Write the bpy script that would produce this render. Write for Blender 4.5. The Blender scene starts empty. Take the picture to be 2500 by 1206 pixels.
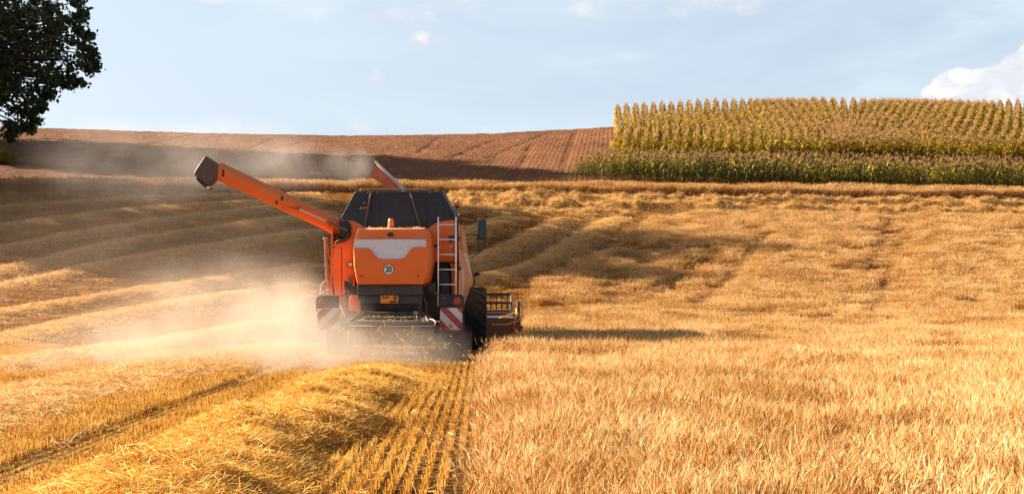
import bpy, bmesh, math, random
import numpy as np
from mathutils import Vector, Matrix

scene = bpy.context.scene
COL = scene.collection
RNG = np.random.default_rng(7)
random.seed(7)
R_ = math.radians

# ------------------------------------------------------------------ camera
EYE = 1.55                      # standing eye height over the stubble
FPX = 3080.0                    # focal length in pixels of the 2500 px wide photograph
cam_d = bpy.data.cameras.new('camera')
cam_d.sensor_width = 36.0
cam_d.lens = 36.0 * FPX / 2500.0
cam_d.clip_end = 3000.0
cam_d.clip_start = 0.1
cam = bpy.data.objects.new('camera', cam_d)
COL.objects.link(cam)
_yaw = math.atan(75.0 / FPX)
_pit = math.atan((715.0 - 603.0) / FPX)
_fwd = Vector((math.sin(_yaw) * math.cos(_pit), math.cos(_yaw) * math.cos(_pit), math.sin(_pit)))
cam.location = (0, 0, EYE)
cam.rotation_euler = _fwd.to_track_quat('-Z', 'Y').to_euler()
scene.camera = cam
CR = np.array(cam.rotation_euler.to_matrix())

# ------------------------------------------------------------------ light
SUN_EL = R_(23.5)
SUN_TRAVEL = R_(17.0)           # the light runs from the left, a little towards the camera
sun_dir = Vector((-math.cos(SUN_TRAVEL) * math.cos(SUN_EL), math.sin(SUN_TRAVEL) * math.cos(SUN_EL), math.sin(SUN_EL)))
sd = bpy.data.lights.new('sun', 'SUN')
sd.energy = 5.0
sd.angle = R_(0.53)
sd.color = (1.0, 0.89, 0.71)
sun = bpy.data.objects.new('sun', sd)
COL.objects.link(sun)
sun.location = (-60, 40, 60)
sun.rotation_euler = sun_dir.to_track_quat('Z', 'Y').to_euler()

world = bpy.data.worlds.new('World')
scene.world = world
world.use_nodes = True
wn = world.node_tree
wn.nodes.clear()

def wnode(t, **kw):
    n = wn.nodes.new(t)
    for k, v in kw.items():
        setattr(n, k, v)
    return n

sky = wnode('ShaderNodeTexSky', sky_type='NISHITA', sun_disc=False)
sky.sun_elevation = SUN_EL
# Nishita: rotation 0 has the sun at +Y, turning clockwise seen from above
sky.sun_rotation = math.atan2(sun_dir.x, sun_dir.y) % (2 * math.pi)
sky.altitude = 300
sky.air_density = 0.7
sky.dust_density = 4.0
sky.ozone_density = 0.6
tc = wnode('ShaderNodeTexCoord')

def wlink(a, b):
    wn.links.new(a, b)

def wmath(op, a, b=None, clamp=False):
    n = wnode('ShaderNodeMath', operation=op)
    n.use_clamp = clamp
    for i, v in enumerate((a, b)):
        if v is None:
            continue
        if isinstance(v, (int, float)):
            n.inputs[i].default_value = v
        else:
            wlink(v, n.inputs[i])
    return n.outputs[0]

def wnoise(scale_vec, scale, detail, rough, dist=0.0, off=(0, 0, 0)):
    mp = wnode('ShaderNodeMapping')
    mp.inputs['Scale'].default_value = scale_vec
    mp.inputs['Location'].default_value = off
    wlink(tc.outputs['Generated'], mp.inputs['Vector'])
    n = wnode('ShaderNodeTexNoise')
    n.inputs['Scale'].default_value = scale
    n.inputs['Detail'].default_value = detail
    n.inputs['Roughness'].default_value = rough
    n.inputs['Distortion'].default_value = dist
    wlink(mp.outputs[0], n.inputs['Vector'])
    return n.outputs['Fac']

def wramp(v, a, b):
    n = wnode('ShaderNodeMapRange', interpolation_type='SMOOTHSTEP')
    wlink(v, n.inputs['Value'])
    n.inputs['From Min'].default_value = a
    n.inputs['From Max'].default_value = b
    return n.outputs['Result']

sep = wnode('ShaderNodeSeparateXYZ')
wlink(tc.outputs['Generated'], sep.inputs[0])

def wdist(px, py, rx, ry):
    """0..1 closeness to one direction of the sky, an ellipse rx x ry (radians)"""
    d = CR @ np.array([(px - 1250) / FPX, -(py - 603) / FPX, -1.0])
    d /= np.linalg.norm(d)
    dx = wmath('DIVIDE', wmath('SUBTRACT', sep.outputs[0], float(d[0])), rx)
    dz = wmath('DIVIDE', wmath('SUBTRACT', sep.outputs[2], float(d[2])), ry)
    q = wmath('ADD', wmath('MULTIPLY', dx, dx), wmath('MULTIPLY', dz, dz))
    q = wmath('ADD', q, wmath('MULTIPLY', wmath('LESS_THAN', sep.outputs[1], 0.0), 50.0))
    return wmath('SUBTRACT', 1.0, q)

haze_n = wnoise((1, 1, 4.5), 3.2, 6, 0.55, 0.4)
veil = wramp(haze_n, 0.36, 0.72)
wisps_n = wnoise((1, 1, 2.6), 9.0, 7, 0.6, 0.3, (3.1, 0.4, 0.2))
puff_n = wnoise((1, 1, 1.3), 26.0, 6, 0.56, 0.1, (0.7, 1.9, 0.0))
PUFFS = [(1030, 100, .014, .009, .8), (1075, 100, .008, .006, .6), (915, 190, .012, .013, .5), (885, 305, .018, .010, .55),
         (780, 40, .02, .012, .5), (940, 50, .04, .014, .35), (1130, 30, .05, .014, .4), (1640, 10, .12, .016, .5), (520, 0, .02, .006, .7),
         (2330, 205, .019, .014, 1.25), (2290, 235, .016, .012, 1.2), (2400, 215, .026, .017, 1.3), (2440, 195, .020, .016, 1.3),
         (2480, 170, .016, .016, 1.35), (2510, 205, .035, .030, 1.4), (2560, 160, .03, .03, 1.4)]
def puffy(lst, a, b, amp, noise):
    acc = None
    for (px, py, rx, ry, k) in lst:
        c = wmath('MULTIPLY', wmath('MAXIMUM', wdist(px, py, rx, ry), 0.0), k)
        acc = c if acc is None else wmath('MAXIMUM', acc, c)
    p = wramp(wmath('ADD', acc, wmath('MULTIPLY', wmath('SUBTRACT', noise, 0.5), amp)), a, b)
    return wmath('MULTIPLY', p, wramp(acc, 0.0, 0.3))
big_n = wnoise((1, 1, 1.2), 44.0, 6, 0.55, 0.2, (2.7, 0.9, 0.3))
heap = puffy([q for q in PUFFS if q[0] > 2000], 0.36, 0.74, 1.7, big_n)
puffs = wmath('MAXIMUM', puffy([q for q in PUFFS if q[0] < 2000], 0.18, 0.85, 1.9, puff_n), heap)
wisps = wmath('MULTIPLY', wramp(wisps_n, 0.50, 0.80), 0.5)
low = wmath('SUBTRACT', 1.0, wramp(sep.outputs[2], 0.26, 0.46))       # thin bright cloud lies towards the horizon
thin = wmath('ADD', wmath('ADD', 0.60, wmath('MULTIPLY', veil, 0.30)), wmath('MULTIPLY', wisps, 0.6), clamp=True)
cover = wmath('MULTIPLY', low, thin)
cover = wmath('MAXIMUM', cover, wmath('MULTIPLY', puffs, 0.96))
bg1 = wnode('ShaderNodeBackground')
bg1.inputs['Strength'].default_value = 0.05
wlink(sky.outputs[0], bg1.inputs['Color'])
bg2 = wnode('ShaderNodeBackground')
ccol = wnode('ShaderNodeMix', data_type='RGBA')
ccol.inputs['A'].default_value = (0.67, 0.79, 0.885, 1)
ccol2 = wnode('ShaderNodeMix', data_type='RGBA')          # cloud tops and their greyer folds
ccol2.inputs['A'].default_value = (0.76, 0.79, 0.86, 1)
ccol2.inputs['B'].default_value = (0.95, 0.95, 0.96, 1)
wlink(wramp(wnoise((1, 1, 1.6), 30.0, 5, 0.6, 0.4, (5.7, 0.2, 0.9)), 0.38, 0.60), ccol2.inputs['Factor'])
wlink(ccol2.outputs['Result'], ccol.inputs['B'])
wlink(puffs, ccol.inputs['Factor'])
wlink(ccol.outputs['Result'], bg2.inputs['Color'])
bg2.inputs['Strength'].default_value = 0.245
mixb = wnode('ShaderNodeMixShader')
wlink(cover, mixb.inputs[0])
wlink(bg1.outputs[0], mixb.inputs[1])
wlink(bg2.outputs[0], mixb.inputs[2])
wout = wnode('ShaderNodeOutputWorld')
wlink(mixb.outputs[0], wout.inputs['Surface'])

vs = scene.view_settings
vs.view_transform = 'Standard'
vs.look = 'None'
vs.gamma = 1.0
vs.use_curve_mapping = False
vs.exposure = 2.15
try:
    scene.cycles.volume_bounces = 2
    scene.cycles.max_bounces = 8
    scene.cycles.diffuse_bounces = 3
    scene.cycles.transmission_bounces = 4
    scene.cycles.volume_step_rate = 1.0
    scene.render.filter_size = 1.2
    scene.cycles.use_denoising = True
    scene.cycles.denoising_prefilter = 'NONE'
    scene.cycles.denoising_input_passes = 'RGB_ALBEDO_NORMAL'
    scene.cycles.denoiser = 'OPENIMAGEDENOISE'
except Exception as e:
    print('cycles settings', e)

# ------------------------------------------------------------------ helpers
def tag(o, label=None, cat=None, group=None, kind=None):
    if label: o['label'] = label
    if cat: o['category'] = cat
    if group: o['group'] = group
    if kind: o['kind'] = kind
    return o

def empty(name, loc=(0, 0, 0), rz=0.0):
    o = bpy.data.objects.new(name, None)
    o.empty_display_size = 0.3
    o.location = loc
    o.rotation_euler = (0, 0, rz)
    COL.objects.link(o)
    return o

def link(name, me, parent=None, mats=()):
    o = bpy.data.objects.new(name, me)
    for m in mats:
        me.materials.append(m)
    if parent is not None:
        o.parent = parent
    COL.objects.link(o)
    return o

def np_mesh(name, V, faces_list, mat_ids=None, smooth=False):
    """faces_list: list of int arrays (n,3) or (n,4); mat_ids: one int or array per entry"""
    me = bpy.data.meshes.new(name)
    V = np.ascontiguousarray(V, dtype=np.float32)
    me.vertices.add(len(V))
    me.vertices.foreach_set('co', V.ravel())
    loops = np.concatenate([f.ravel() for f in faces_list]).astype(np.int32)
    sizes = np.concatenate([np.full(len(f), f.shape[1]) for f in faces_list]).astype(np.int32)
    starts = np.concatenate([[0], np.cumsum(sizes)[:-1]]).astype(np.int32)
    me.loops.add(len(loops))
    me.loops.foreach_set('vertex_index', loops)
    me.polygons.add(len(sizes))
    me.polygons.foreach_set('loop_start', starts)
    me.polygons.foreach_set('loop_total', sizes)
    if mat_ids is not None:
        ids = np.concatenate([np.broadcast_to(np.asarray(m), (len(f),)) for f, m in zip(faces_list, mat_ids)]).astype(np.int32)
        me.polygons.foreach_set('material_index', ids)
    if smooth:
        me.polygons.foreach_set('use_smooth', np.ones(len(sizes), dtype=bool))
    me.update(calc_edges=True)
    me.validate()
    return me

def vnoise(x, y, seed=0):
    """smooth value noise on numpy arrays, about -1..1"""
    x = np.asarray(x, float); y = np.asarray(y, float)
    xi = np.floor(x).astype(np.int64); yi = np.floor(y).astype(np.int64)
    fx = x - xi; fy = y - yi
    fx = fx * fx * (3 - 2 * fx); fy = fy * fy * (3 - 2 * fy)
    def h(a, b):
        n = (a * 374761393 + b * 668265263 + seed * 1442695041) & 0xFFFFFFFF
        n = ((n ^ (n >> 13)) * 1274126177) & 0xFFFFFFFF
        n = n ^ (n >> 16)
        return (n & 0xFFFF) / 32767.5 - 1.0
    a = h(xi, yi); b = h(xi + 1, yi); c = h(xi, yi + 1); d = h(xi + 1, yi + 1)
    return (a * (1 - fx) + b * fx) * (1 - fy) + (c * (1 - fx) + d * fx) * fy

def fbm(x, y, seed=0, octv=4):
    s = 0; a = 1.0; t = 0
    for k in range(octv):
        s = s + a * vnoise(x * 2 ** k, y * 2 ** k, seed + k)
        t += a; a *= 0.5
    return s / t

def sstep(a, b, x):
    t = np.clip((np.asarray(x, float) - a) / (b - a), 0, 1)
    return t * t * (3 - 2 * t)

# ------------------------------------------------------------------ terrain
def ground_z(x, y):
    x = np.asarray(x, float); y = np.asarray(y, float)
    y0, y1, y2, y3 = 36.0, 56.0, 125.0, 200.0
    s = 0.21
    a = np.clip(y - y0, 0, y1 - y0)
    z = 0.5 * s / (y1 - y0) * a * a
    z = z + s * np.clip(y - y1, 0, y2 - y1)
    b = np.clip(y - y2, 0, y3 - y2)
    z = z + s * b - 0.5 * (s + 0.05) / (y3 - y2) * b * b
    z = z - 0.05 * np.clip(y - y3, 0, None)
    xs = x * 148.0 / np.maximum(y, 60.0)
    dz = np.interp(xs, [-90, -57, -37, -15.6, 1, 15, 25, 40, 64, 110], [0.9, .4, -.25, -.58, -.25, .5, 1.2, 1.5, 1.3, 1.0])
    z = z + dz * sstep(70, 140, y)
    z = z + 0.03 * fbm(x * 0.35, y * 0.35, 5, 3) * sstep(4, 10, np.abs(y - 32) + 3)
    return z

def ray(px, py):
    d = CR @ np.array([(px - 1250.0) / FPX, -(py - 603.0) / FPX, -1.0])
    return d / d[1]

def at(px, py, dz=0.0):
    """the point of the ground that the photograph shows at a pixel"""
    d = ray(px, py)
    t = np.linspace(5, 190, 4000)
    g = EYE + d[2] * t - (ground_z(d[0] * t, t) + dz)
    k = np.argmax(g < 0)
    if not (g < 0).any():
        k = len(t) - 1
    return np.array([d[0] * t[k], t[k]])

def polyline(pts, step):
    """resample a plan polyline smoothly (Catmull-Rom) at even steps"""
    P = np.array(pts, float)
    P = np.vstack([2 * P[0] - P[1], P, 2 * P[-1] - P[-2]])
    out = []
    for i in range(1, len(P) - 2):
        for t in np.linspace(0, 1, 60, endpoint=False):
            a, b, c, d = P[i - 1], P[i], P[i + 1], P[i + 2]
            out.append(0.5 * (2 * b + (c - a) * t + (2 * a - 5 * b + 4 * c - d) * t * t + (3 * b - a - 3 * c + d) * t ** 3))
    out.append(P[-2]); Q = np.array(out)
    s = np.concatenate([[0], np.cumsum(np.linalg.norm(np.diff(Q, axis=0), axis=1))])
    n = max(2, int(s[-1] / step))
    u = np.linspace(0, s[-1], n)
    return np.stack([np.interp(u, s, Q[:, 0]), np.interp(u, s, Q[:, 1])], 1)

def in_poly(x, y, poly):
    inside = np.zeros(len(x), bool)
    n = len(poly)
    for i in range(n):
        x0, y0 = poly[i]; x1, y1 = poly[(i + 1) % n]
        if y0 == y1:
            continue
        c = ((y0 > y) != (y1 > y)) & (x < (x1 - x0) * (y - y0) / (y1 - y0) + x0)
        inside ^= c
    return inside

# ------------------------------------------------------------------ materials
def mat(name):
    m = bpy.data.materials.new(name)
    m.use_nodes = True
    nt = m.node_tree
    nt.nodes.clear()
    out = nt.nodes.new('ShaderNodeOutputMaterial')
    return m, nt, out

def nd(nt, t, **kw):
    n = nt.nodes.new(t)
    for k, v in kw.items():
        setattr(n, k, v)
    return n

def ramp(nt, fac, stops):
    r = nd(nt, 'ShaderNodeValToRGB')
    e = r.color_ramp.elements
    while len(e) < len(stops):
        e.new(0.5)
    for el, (p, c) in zip(e, stops):
        el.position = p
        el.color = (*c, 1)
    nt.links.new(fac, r.inputs[0])
    return r.outputs['Color']

def tnoise(nt, scale, detail=4, rough=0.55, coord='Object', vec=None, sc=(1, 1, 1)):
    n = nd(nt, 'ShaderNodeTexNoise')
    n.inputs['Scale'].default_value = scale
    n.inputs['Detail'].default_value = detail
    n.inputs['Roughness'].default_value = rough
    if vec is None:
        c = nd(nt, 'ShaderNodeTexCoord')
        vec = c.outputs[coord]
    if sc != (1, 1, 1):
        mp = nd(nt, 'ShaderNodeMapping')
        mp.inputs['Scale'].default_value = sc
        nt.links.new(vec, mp.inputs['Vector'])
        vec = mp.outputs[0]
    nt.links.new(vec, n.inputs['Vector'])
    return n.outputs['Fac']

def straw_mat(name, stops, transl=0.35, rough=0.75, spec=0.15, inst=True, patch=1.5):
    """dry plant matter: colour by blade, light passes through"""
    m, nt, out = mat(name)
    g = nd(nt, 'ShaderNodeNewGeometry')
    oi = nd(nt, 'ShaderNodeObjectInfo')
    a = nd(nt, 'ShaderNodeMath', operation='MULTIPLY_ADD')
    nt.links.new(oi.outputs['Random'], a.inputs[0]); a.inputs[1].default_value = 0.28 if inst else 0.0
    s = nd(nt, 'ShaderNodeMath', operation='MULTIPLY_ADD')
    nt.links.new(g.outputs['Random Per Island'], s.inputs[0]); s.inputs[1].default_value = 0.72 if inst else 1.0
    s.inputs[2].default_value = 0.0
    nt.links.new(s.outputs[0], a.inputs[2])
    fac = a.outputs[0]
    if inst:                                  # ripeness and weeds change over the field
        n1 = tnoise(nt, .6, 5, .66, vec=g.outputs['Position'])
        q = nd(nt, 'ShaderNodeMath', operation='MULTIPLY_ADD'); nt.links.new(n1, q.inputs[0]); q.inputs[1].default_value = patch; q.inputs[2].default_value = -patch * .5
        u = nd(nt, 'ShaderNodeMath', operation='ADD', use_clamp=True); nt.links.new(q.outputs[0], u.inputs[0]); nt.links.new(fac, u.inputs[1])
        fac = u.outputs[0]
    col = ramp(nt, fac, stops)
    p = nd(nt, 'ShaderNodeBsdfPrincipled')
    p.inputs['Roughness'].default_value = rough
    p.inputs['Specular IOR Level'].default_value = spec
    nt.links.new(col, p.inputs['Base Color'])
    t = nd(nt, 'ShaderNodeBsdfTranslucent')
    nt.links.new(col, t.inputs['Color'])
    mx = nd(nt, 'ShaderNodeMixShader')
    mx.inputs[0].default_value = transl
    nt.links.new(p.outputs[0], mx.inputs[1]); nt.links.new(t.outputs[0], mx.inputs[2])
    nt.links.new(mx.outputs[0], out.inputs['Surface'])
    return m

def paint_mat(name, col, dust=(0.42, 0.25, 0.12), amount=0.35, rough=0.45, metallic=0.0, spec=0.4, nscale=3.0):
    """machine paint under a film of field dust, thicker on what faces up and in blotches"""
    m, nt, out = mat(name)
    c = nd(nt, 'ShaderNodeTexCoord')
    n1 = tnoise(nt, nscale, 6, 0.62, vec=c.outputs['Object'])
    n2 = tnoise(nt, nscale * 9, 4, 0.6, vec=c.outputs['Object'])
    g = nd(nt, 'ShaderNodeNewGeometry')
    sx = nd(nt, 'ShaderNodeSeparateXYZ'); nt.links.new(g.outputs['Normal'], sx.inputs[0])
    up = nd(nt, 'ShaderNodeMapRange'); nt.links.new(sx.outputs[2], up.inputs['Value'])
    up.inputs['From Min'].default_value = 0.1; up.inputs['From Max'].default_value = 1.0
    up.inputs['To Max'].default_value = 0.55
    r1 = nd(nt, 'ShaderNodeMapRange'); nt.links.new(n1, r1.inputs['Value'])
    r1.inputs['From Min'].default_value = 0.35; r1.inputs['From Max'].default_value = 0.75
    r2 = nd(nt, 'ShaderNodeMath', operation='MULTIPLY_ADD'); nt.links.new(n2, r2.inputs[0])
    r2.inputs[1].default_value = 0.5; r2.inputs[2].default_value = 0.0
    ad = nd(nt, 'ShaderNodeMath', operation='MULTIPLY'); nt.links.new(r1.outputs[0], ad.inputs[0]); nt.links.new(r2.outputs[0], ad.inputs[1])
    sc = nd(nt, 'ShaderNodeMath', operation='MULTIPLY'); nt.links.new(ad.outputs[0], sc.inputs[0]); sc.inputs[1].default_value = amount * 2.2
    n3 = tnoise(nt, nscale * 4, 4, .6, vec=c.outputs['Object'], sc=(1, 1, .10))
    r3 = nd(nt, 'ShaderNodeMapRange'); nt.links.new(n3, r3.inputs['Value'])
    r3.inputs['From Min'].default_value = 0.52; r3.inputs['From Max'].default_value = 0.80; r3.inputs['To Max'].default_value = amount * .9
    s3 = nd(nt, 'ShaderNodeMath', operation='ADD'); nt.links.new(sc.outputs[0], s3.inputs[0]); nt.links.new(r3.outputs[0], s3.inputs[1])
    tot = nd(nt, 'ShaderNodeMath', operation='ADD', use_clamp=True); nt.links.new(s3.outputs[0], tot.inputs[0]); nt.links.new(up.outputs[0], tot.inputs[1])
    mx = nd(nt, 'ShaderNodeMix', data_type='RGBA')
    nt.links.new(tot.outputs[0], mx.inputs['Factor'])
    mx.inputs['A'].default_value = (*col, 1); mx.inputs['B'].default_value = (*dust, 1)
    p = nd(nt, 'ShaderNodeBsdfPrincipled')
    p.inputs['Metallic'].default_value = metallic
    p.inputs['Specular IOR Level'].default_value = spec
    nt.links.new(mx.outputs['Result'], p.inputs['Base Color'])
    rr = nd(nt, 'ShaderNodeMapRange'); nt.links.new(tot.outputs[0], rr.inputs['Value'])
    rr.inputs['To Min'].default_value = rough; rr.inputs['To Max'].default_value = 0.9
    nt.links.new(rr.outputs[0], p.inputs['Roughness'])
    b = nd(nt, 'ShaderNodeBump'); b.inputs['Strength'].default_value = 0.08; b.inputs['Distance'].default_value = 0.02
    nt.links.new(n2, b.inputs['Height']); nt.links.new(b.outputs[0], p.inputs['Normal'])
    nt.links.new(p.outputs[0], out.inputs['Surface'])
    return m
# ================================================================== SETTING: ground sheets
STRIP_PX = [(-400, 458), (0, 466), (300, 468), (560, 469), (850, 471), (1200, 474), (1500, 478), (1800, 482), (2100, 485), (2500, 489), (2900, 492)]
strip_line = np.array([at(px, py) for px, py in STRIP_PX])
def strip_y(x):
    return np.interp(x, strip_line[:, 0], strip_line[:, 1])

def grid_mesh(name, X, Y, Z):
    n, m = X.shape
    V = np.stack([X, Y, Z], -1).reshape(-1, 3)
    i = np.arange(n * m).reshape(n, m)
    F = np.stack([i[:-1, :-1], i[:-1, 1:], i[1:, 1:], i[1:, :-1]], -1).reshape(-1, 4)
    return np_mesh(name, V, [F], smooth=True)

def field_soil():
    m, nt, out = mat('stubble_soil')
    c = nd(nt, 'ShaderNodeTexCoord')
    n1 = tnoise(nt, 0.5, 5, 0.6, vec=c.outputs['Object'])
    n2 = tnoise(nt, 30, 6, 0.75, vec=c.outputs['Object'], sc=(1, 0.45, 1))
    a = nd(nt, 'ShaderNodeMath', operation='MULTIPLY_ADD'); nt.links.new(n1, a.inputs[0]); a.inputs[1].default_value = 0.45
    b = nd(nt, 'ShaderNodeMath', operation='MULTIPLY'); nt.links.new(n2, b.inputs[0]); b.inputs[1].default_value = 0.6
    nt.links.new(b.outputs[0], a.inputs[2])
    col = ramp(nt, a.outputs[0], [(0.30, (0.05, 0.022, 0.008)), (0.48, (0.12, 0.055, 0.014)), (0.60, (0.22, 0.105, 0.024)), (0.75, (0.34, 0.18, 0.045))])
    p = nd(nt, 'ShaderNodeBsdfPrincipled'); p.inputs['Roughness'].default_value = 0.95
    p.inputs['Specular IOR Level'].default_value = 0.1
    nt.links.new(col, p.inputs['Base Color'])
    bp = nd(nt, 'ShaderNodeBump'); bp.inputs['Strength'].default_value = 0.9; bp.inputs['Distance'].default_value = 0.05
    nt.links.new(n2, bp.inputs['Height']); nt.links.new(bp.outputs[0], p.inputs['Normal'])
    nt.links.new(p.outputs[0], out.inputs['Surface'])
    return m
M_SOIL = field_soil()

xs = np.concatenate([np.linspace(-140, -45, 60, endpoint=False), np.linspace(-45, 45, 300, endpoint=False), np.linspace(45, 140, 60)])
v = np.linspace(0, 1, 300)
X, VV = np.meshgrid(xs, v)
Y = -30 + VV * (strip_y(X) + 1.0 + 30)
Z = ground_z(X, Y)
ground = link('ground', grid_mesh('ground', X, Y, Z), None, [M_SOIL])
tag(ground, 'harvested stubble ground under the straw swaths and the machine', 'ground', kind='structure')

# ploughed hill
FA = at(1380, 398); FB = at(1408, 322)
fdir = (FB - FA) / np.linalg.norm(FB - FA)
def furrow_u(x, y):
    """distance across the drill lines, which turn towards the left on the left of the hill"""
    xs = x - FA[0]
    ang = math.atan2(fdir[0], fdir[1])
    u = xs * math.cos(ang) - (y - FA[1]) * math.sin(ang)
    return u + 0.004 * np.clip(-xs, 0, None) ** 1.6 * ((y - 95) / 50.0)

def plough_mat():
    m, nt, out = mat('ploughed_soil')
    c = nd(nt, 'ShaderNodeTexCoord')
    at_ = nd(nt, 'ShaderNodeAttribute'); at_.attribute_name = 'furrow'
    sx = nd(nt, 'ShaderNodeMath', operation='MULTIPLY'); nt.links.new(at_.outputs['Fac'], sx.inputs[0]); sx.inputs[1].default_value = 2 * math.pi / 0.42
    n0 = tnoise(nt, 0.9, 3, 0.5, vec=c.outputs['Object'])
    ph = nd(nt, 'ShaderNodeMath', operation='MULTIPLY_ADD'); nt.links.new(n0, ph.inputs[0]); ph.inputs[1].default_value = 5.0
    nt.links.new(sx.outputs[0], ph.inputs[2])
    sn = nd(nt, 'ShaderNodeMath', operation='SINE'); nt.links.new(ph.outputs[0], sn.inputs[0])
    n1 = tnoise(nt, 5.5, 8, 0.72, vec=c.outputs['Object'])
    n2 = tnoise(nt, 0.12, 5, 0.6, vec=c.outputs['Object'])
    n3 = tnoise(nt, 2.2, 6, 0.7, vec=c.outputs['Object'], sc=(0.5, 1.6, 1))
    s1 = nd(nt, 'ShaderNodeMath', operation='MULTIPLY_ADD'); nt.links.new(n2, s1.inputs[0]); s1.inputs[1].default_value = 0.55
    s2 = nd(nt, 'ShaderNodeMath', operation='MULTIPLY'); nt.links.new(n3, s2.inputs[0]); s2.inputs[1].default_value = 0.45
    nt.links.new(s2.outputs[0], s1.inputs[2])
    col = ramp(nt, s1.outputs[0], [(0.32, (0.085, 0.032, 0.012)), (0.5, (0.140, 0.054, 0.020)), (0.68, (0.190, 0.080, 0.030))])
    p = nd(nt, 'ShaderNodeBsdfPrincipled'); p.inputs['Roughness'].default_value = 0.95
    p.inputs['Specular IOR Level'].default_value = 0.1
    nt.links.new(col, p.inputs['Base Color'])
    h = nd(nt, 'ShaderNodeMath', operation='MULTIPLY_ADD'); nt.links.new(sn.outputs[0], h.inputs[0]); h.inputs[1].default_value = 0.10
    nt.links.new(n1, h.inputs[2])
    bp = nd(nt, 'ShaderNodeBump'); bp.inputs['Strength'].default_value = 1.0; bp.inputs['Distance'].default_value = 0.16
    nt.links.new(h.outputs[0], bp.inputs['Height']); nt.links.new(bp.outputs[0], p.inputs['Normal'])
    nt.links.new(p.outputs[0], out.inputs['Surface'])
    return m

xs = np.concatenate([np.linspace(-160, -62, 60, endpoint=False), np.linspace(-62, 40, 420, endpoint=False), np.linspace(40, 160, 80)])
tt = np.concatenate([np.linspace(0, 78, 240, endpoint=False), np.linspace(78, 320, 60)])
X, T = np.meshgrid(xs, tt)
Y = strip_y(X) + 1.0 + T
Z = ground_z(X, Y)
wgt = sstep(0.5, 4, T)
Z = Z + wgt * (0.07 * fbm(X * 1.3, Y * 0.9, 11, 3) + 0.055 * vnoise(X * 2.6, Y * 2.4, 13) + 0.10 * fbm(X * 0.22, Y * 0.22, 12, 3))
def track(ax, ay, bx, by, w=0.26, dep=0.11):
    a = at(ax, ay); b = at(bx, by); d = (b - a) / np.linalg.norm(b - a)
    rx = X - a[0]; ry = Y - a[1]
    q = np.abs(rx * d[1] - ry * d[0] + 0.25 * vnoise(X * .2, Y * .2, 9)); al = rx * d[0] + ry * d[1]
    return -dep * np.exp(-(q / w) ** 2) * sstep(-4, 2, al) * sstep(np.linalg.norm(b - a) + 9, np.linalg.norm(b - a), al)
for t in [(1378, 398, 1409, 318), (1260, 430, 1295, 362), (1090, 386, 1240, 334), (560, 388, 720, 350), (360, 368, 470, 350),
          (20, 326, 250, 316), (190, 368, 540, 334), (280, 372, 480, 330), (1020, 372, 1080, 336), (1190, 386, 1330, 328), (540, 392, 650, 345)]:
    Z = Z + wgt * track(*t)
hill_me = grid_mesh('ploughed_hill', X, Y, Z)
fa = hill_me.attributes.new('furrow', 'FLOAT', 'POINT')
fa.data.foreach_set('value', furrow_u(X, Y).ravel().astype(np.float32))
hill = link('ploughed_hill', hill_me, None, [plough_mat()])
tag(hill, 'bare brown ploughed hill rising to the skyline', 'hill', kind='structure')

# ================================================================== plant generators (numpy ribbons)
class Ribbons:
    def __init__(self):
        self.V = []; self.F = []; self.I = []; self.n = 0
    def add(self, P, W, side, mid=0):
        """P (n,k,3) centre lines, W (n,k) half widths, side (n,3) unit vectors"""
        n, k, _ = P.shape
        off = side[:, None, :] * W[:, :, None]
        V = np.stack([P - off, P + off], 2).reshape(n, k * 2, 3)
        base = self.n + np.arange(n)[:, None, None] * (k * 2)
        j = np.arange(k - 1)[None, :, None] * 2
        F = base + j + np.array([0, 1, 3, 2])[None, None, :]
        self.V.append(V.reshape(-1, 3)); self.F.append(F.reshape(-1, 4))
        self.I.append(np.full(n * (k - 1), mid)); self.n += n * k * 2
    def mesh(self, name):
        return np_mesh(name, np.concatenate(self.V), [np.concatenate(self.F)], [np.concatenate(self.I)])

def unit(a):
    return a / np.maximum(np.linalg.norm(a, axis=-1, keepdims=True), 1e-9)

def rand_side(n, rng):
    a = rng.uniform(0, 2 * np.pi, n)
    return np.stack([np.cos(a), np.sin(a), np.zeros(n)], 1)

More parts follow.
